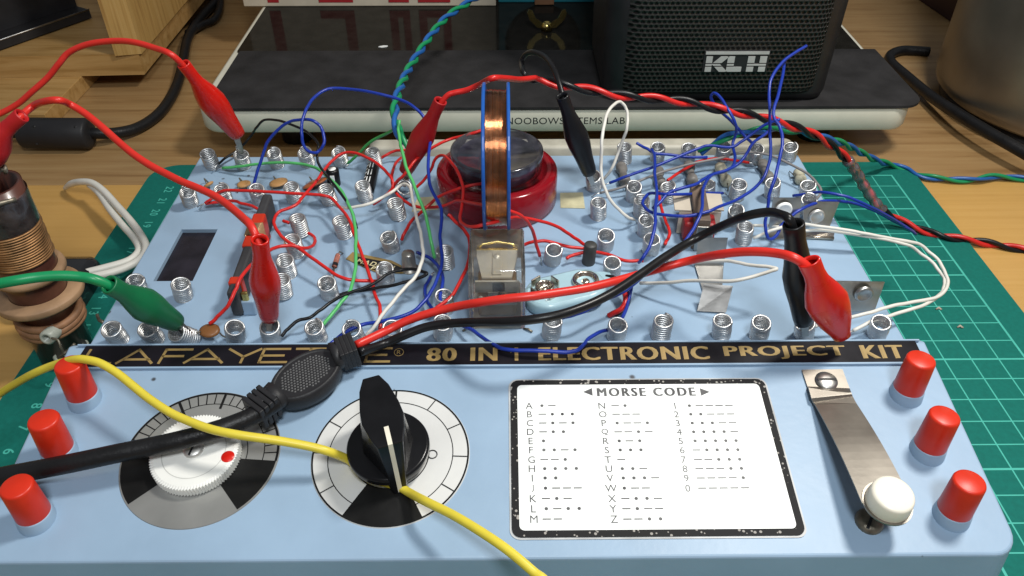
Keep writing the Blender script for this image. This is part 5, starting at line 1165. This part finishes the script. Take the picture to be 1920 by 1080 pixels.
# brown coil form
cfm = thing('coil_form', cf, 'tall brown coil form with copper turns and tan washers, at the left edge', 'coil form')
cx, cy = cf[0], cf[1]; R0 = .92
mb = MB().lathe((cx, cy, .004), (0, 0, 1), [(R0 - .12, 0), (R0, 0), (R0, TOPZ), (R0 - .12, TOPZ), (R0 - .12, 0)], 40); obj('former_tube', mb, 'former', cfm)
mb = MB()
za, zb2 = zof(478), zof(418)
nw = int((zb2 - za) / .088)
for i in range(nw):
    z = za + (zb2 - za) * i / nw; jx = random.uniform(-.012, .012); mb.tube([(cx + (R0 + .025 + jx) * cos(t), cy + (R0 + .025 + jx) * sin(t), z + .015 * sin(t + jx * 90)) for t in np.linspace(0, 2 * pi, 49)[:-1]], .043, 6, closed=True)
obj('copper_turns', mb, 'copper_old', cfm)
mb = MB()
zw = zof(505); mb.lathe((cx, cy, zw - .12), (.02, 0, 1), [(R0 + .01, 0), (R0 + .22, .0), (R0 + .24, .1), (R0 + .2, .24), (R0 + .01, .24)], 44)
zw2 = zof(548); mb.lathe((cx, cy, zw2 - .14), (0, 0, 1), [(R0 + .01, 0), (R0 + .48, 0), (R0 + .50, .06), (R0 + .50, .22), (R0 + .47, .28), (R0 + .01, .28)], 48)
obj('fibre_washer', mb, 'washer', cfm)
mb = MB(); zt2 = zof(585)
for k, (dz_, rr) in enumerate(((0, .17), (-.22, .19), (-.42, .16))):
    pts = [(cx + (R0 + .07) * cos(t), cy + (R0 + .07) * sin(t), zt2 + dz_ + .05 * sin(2 * t + k)) for t in np.linspace(0, 2 * pi, 49)[:-1]]; mb.tube(pts, rr * .85, 8, closed=True)
obj('thread_winding', mb, 'twine', cfm)
mb = MB(); zA = zof(420); zB_ = zof(362)
mb.lathe((cx, cy, zA), (0, 0, 1), [(R0 + .03, 0), (R0 + .05, .05), (R0 + .04, (zB_ - zA) * .6), (R0 + .06, zB_ - zA)], 40); obj('clear_wrap', mb, thin_clear('cloudy_tape_wrap', (.86, .80, .78, 1), .2, .04, .12, (.30, .24, .22, 1)), cfm)
mb = MB()
for x, y, s in ((86, 632, 1), (144, 637, 1), (186, 601, .7)):
    c = P(x, y, 1.2); d = nrm(c - np.array([cx, cy, 1.2])); d[2] = 0; base_ = np.array([cx, cy, c[2] - .3]) + nrm(d) * (R0 - .05)
    dd_ = nrm(np.array([-.28 if x < 100 else (.35 if x < 160 else .95), -1 if x < 160 else -.2, .25])); p0 = np.array([cx, cy, zof(640)]) + nrm(np.array([dd_[0], dd_[1], 0])) * (R0 - .03)
    if x < 100: p0 = P(88, 634, 1.9) ; dd_ = nrm(np.array([-.05, -.85, .15])); L_ = .55
    else: L_ = .16
    mb.lathe(p0, dd_, [(.26 * s, -L_), (.26 * s, 0), (.20 * s, .06), (.13 * s, .04), (.12 * s, -.2), (0, -.2)], 20)
obj('ceramic_eyelet', mb, 'eyelet', cfm)
mb = MB().tube(spline([P(97, 634, 2.0), P(108, 637, 2.0), P(114, 650, 1.8), P(119, 663, 1.5), P(113, 668, 1.4)], 5), .04, 6); mb.tube(spline([P(119, 664, 1.5), P(130, 655, 1.6), P(140, 645, 1.8)], 5), .06, 6); mb.tube(spline([P(182, 590, 2.0), P(186, 600, 2.0), P(193, 604, 2.0), P(196, 612, 1.8)], 5), .06, 6); obj('lead_out_wire', mb, 'oldmetal', cfm)
mb = MB(); zt3 = TOPZ
mb.tube(spline([(cx - .6, cy - .6, zt3 - .1), (cx - .2, cy - .5, zt3 + .2), (cx + .2, cy - .3, zt3 + .35), (cx + .55, cy - .2, zt3 + .6), (cx + .75, cy, zt3 + .55)], 5), [.12 + .06 * sin(k * 1.7) for k in range(21)], 8)
mb.tube(spline([(cx - .5, cy - .9, zt3 - .3), (cx, cy - 1.0, zt3 - .25), (cx + .5, cy - .85, zt3 - .2), (cx + .9, cy - .4, zt3 - .3)], 5), .08, 7); obj('corroded_terminal', mb, 'oldmetal', cfm)

# scraps on the mat
for x, y, lab in ((1760, 580, 'tiny brown scrap on a mat line right of the white loop'), (1800, 614, 'tiny grey scrap on the mat near its right grid border')):
    c = P(x, y, .01); mb = MB()
    mb.tube([c + [-.12, -.02, .02], c + [0, .03, .06], c + [.10, -.04, .02]], [.03, .05, .03], 6); mb.tube([c + [0, .08, .02], c + [.02, 0, .05], c + [.06, -.06, .02]], [.02, .045, .02], 6)
    tag(obj('scrap', mb, 'crumb'), lab, 'scrap')
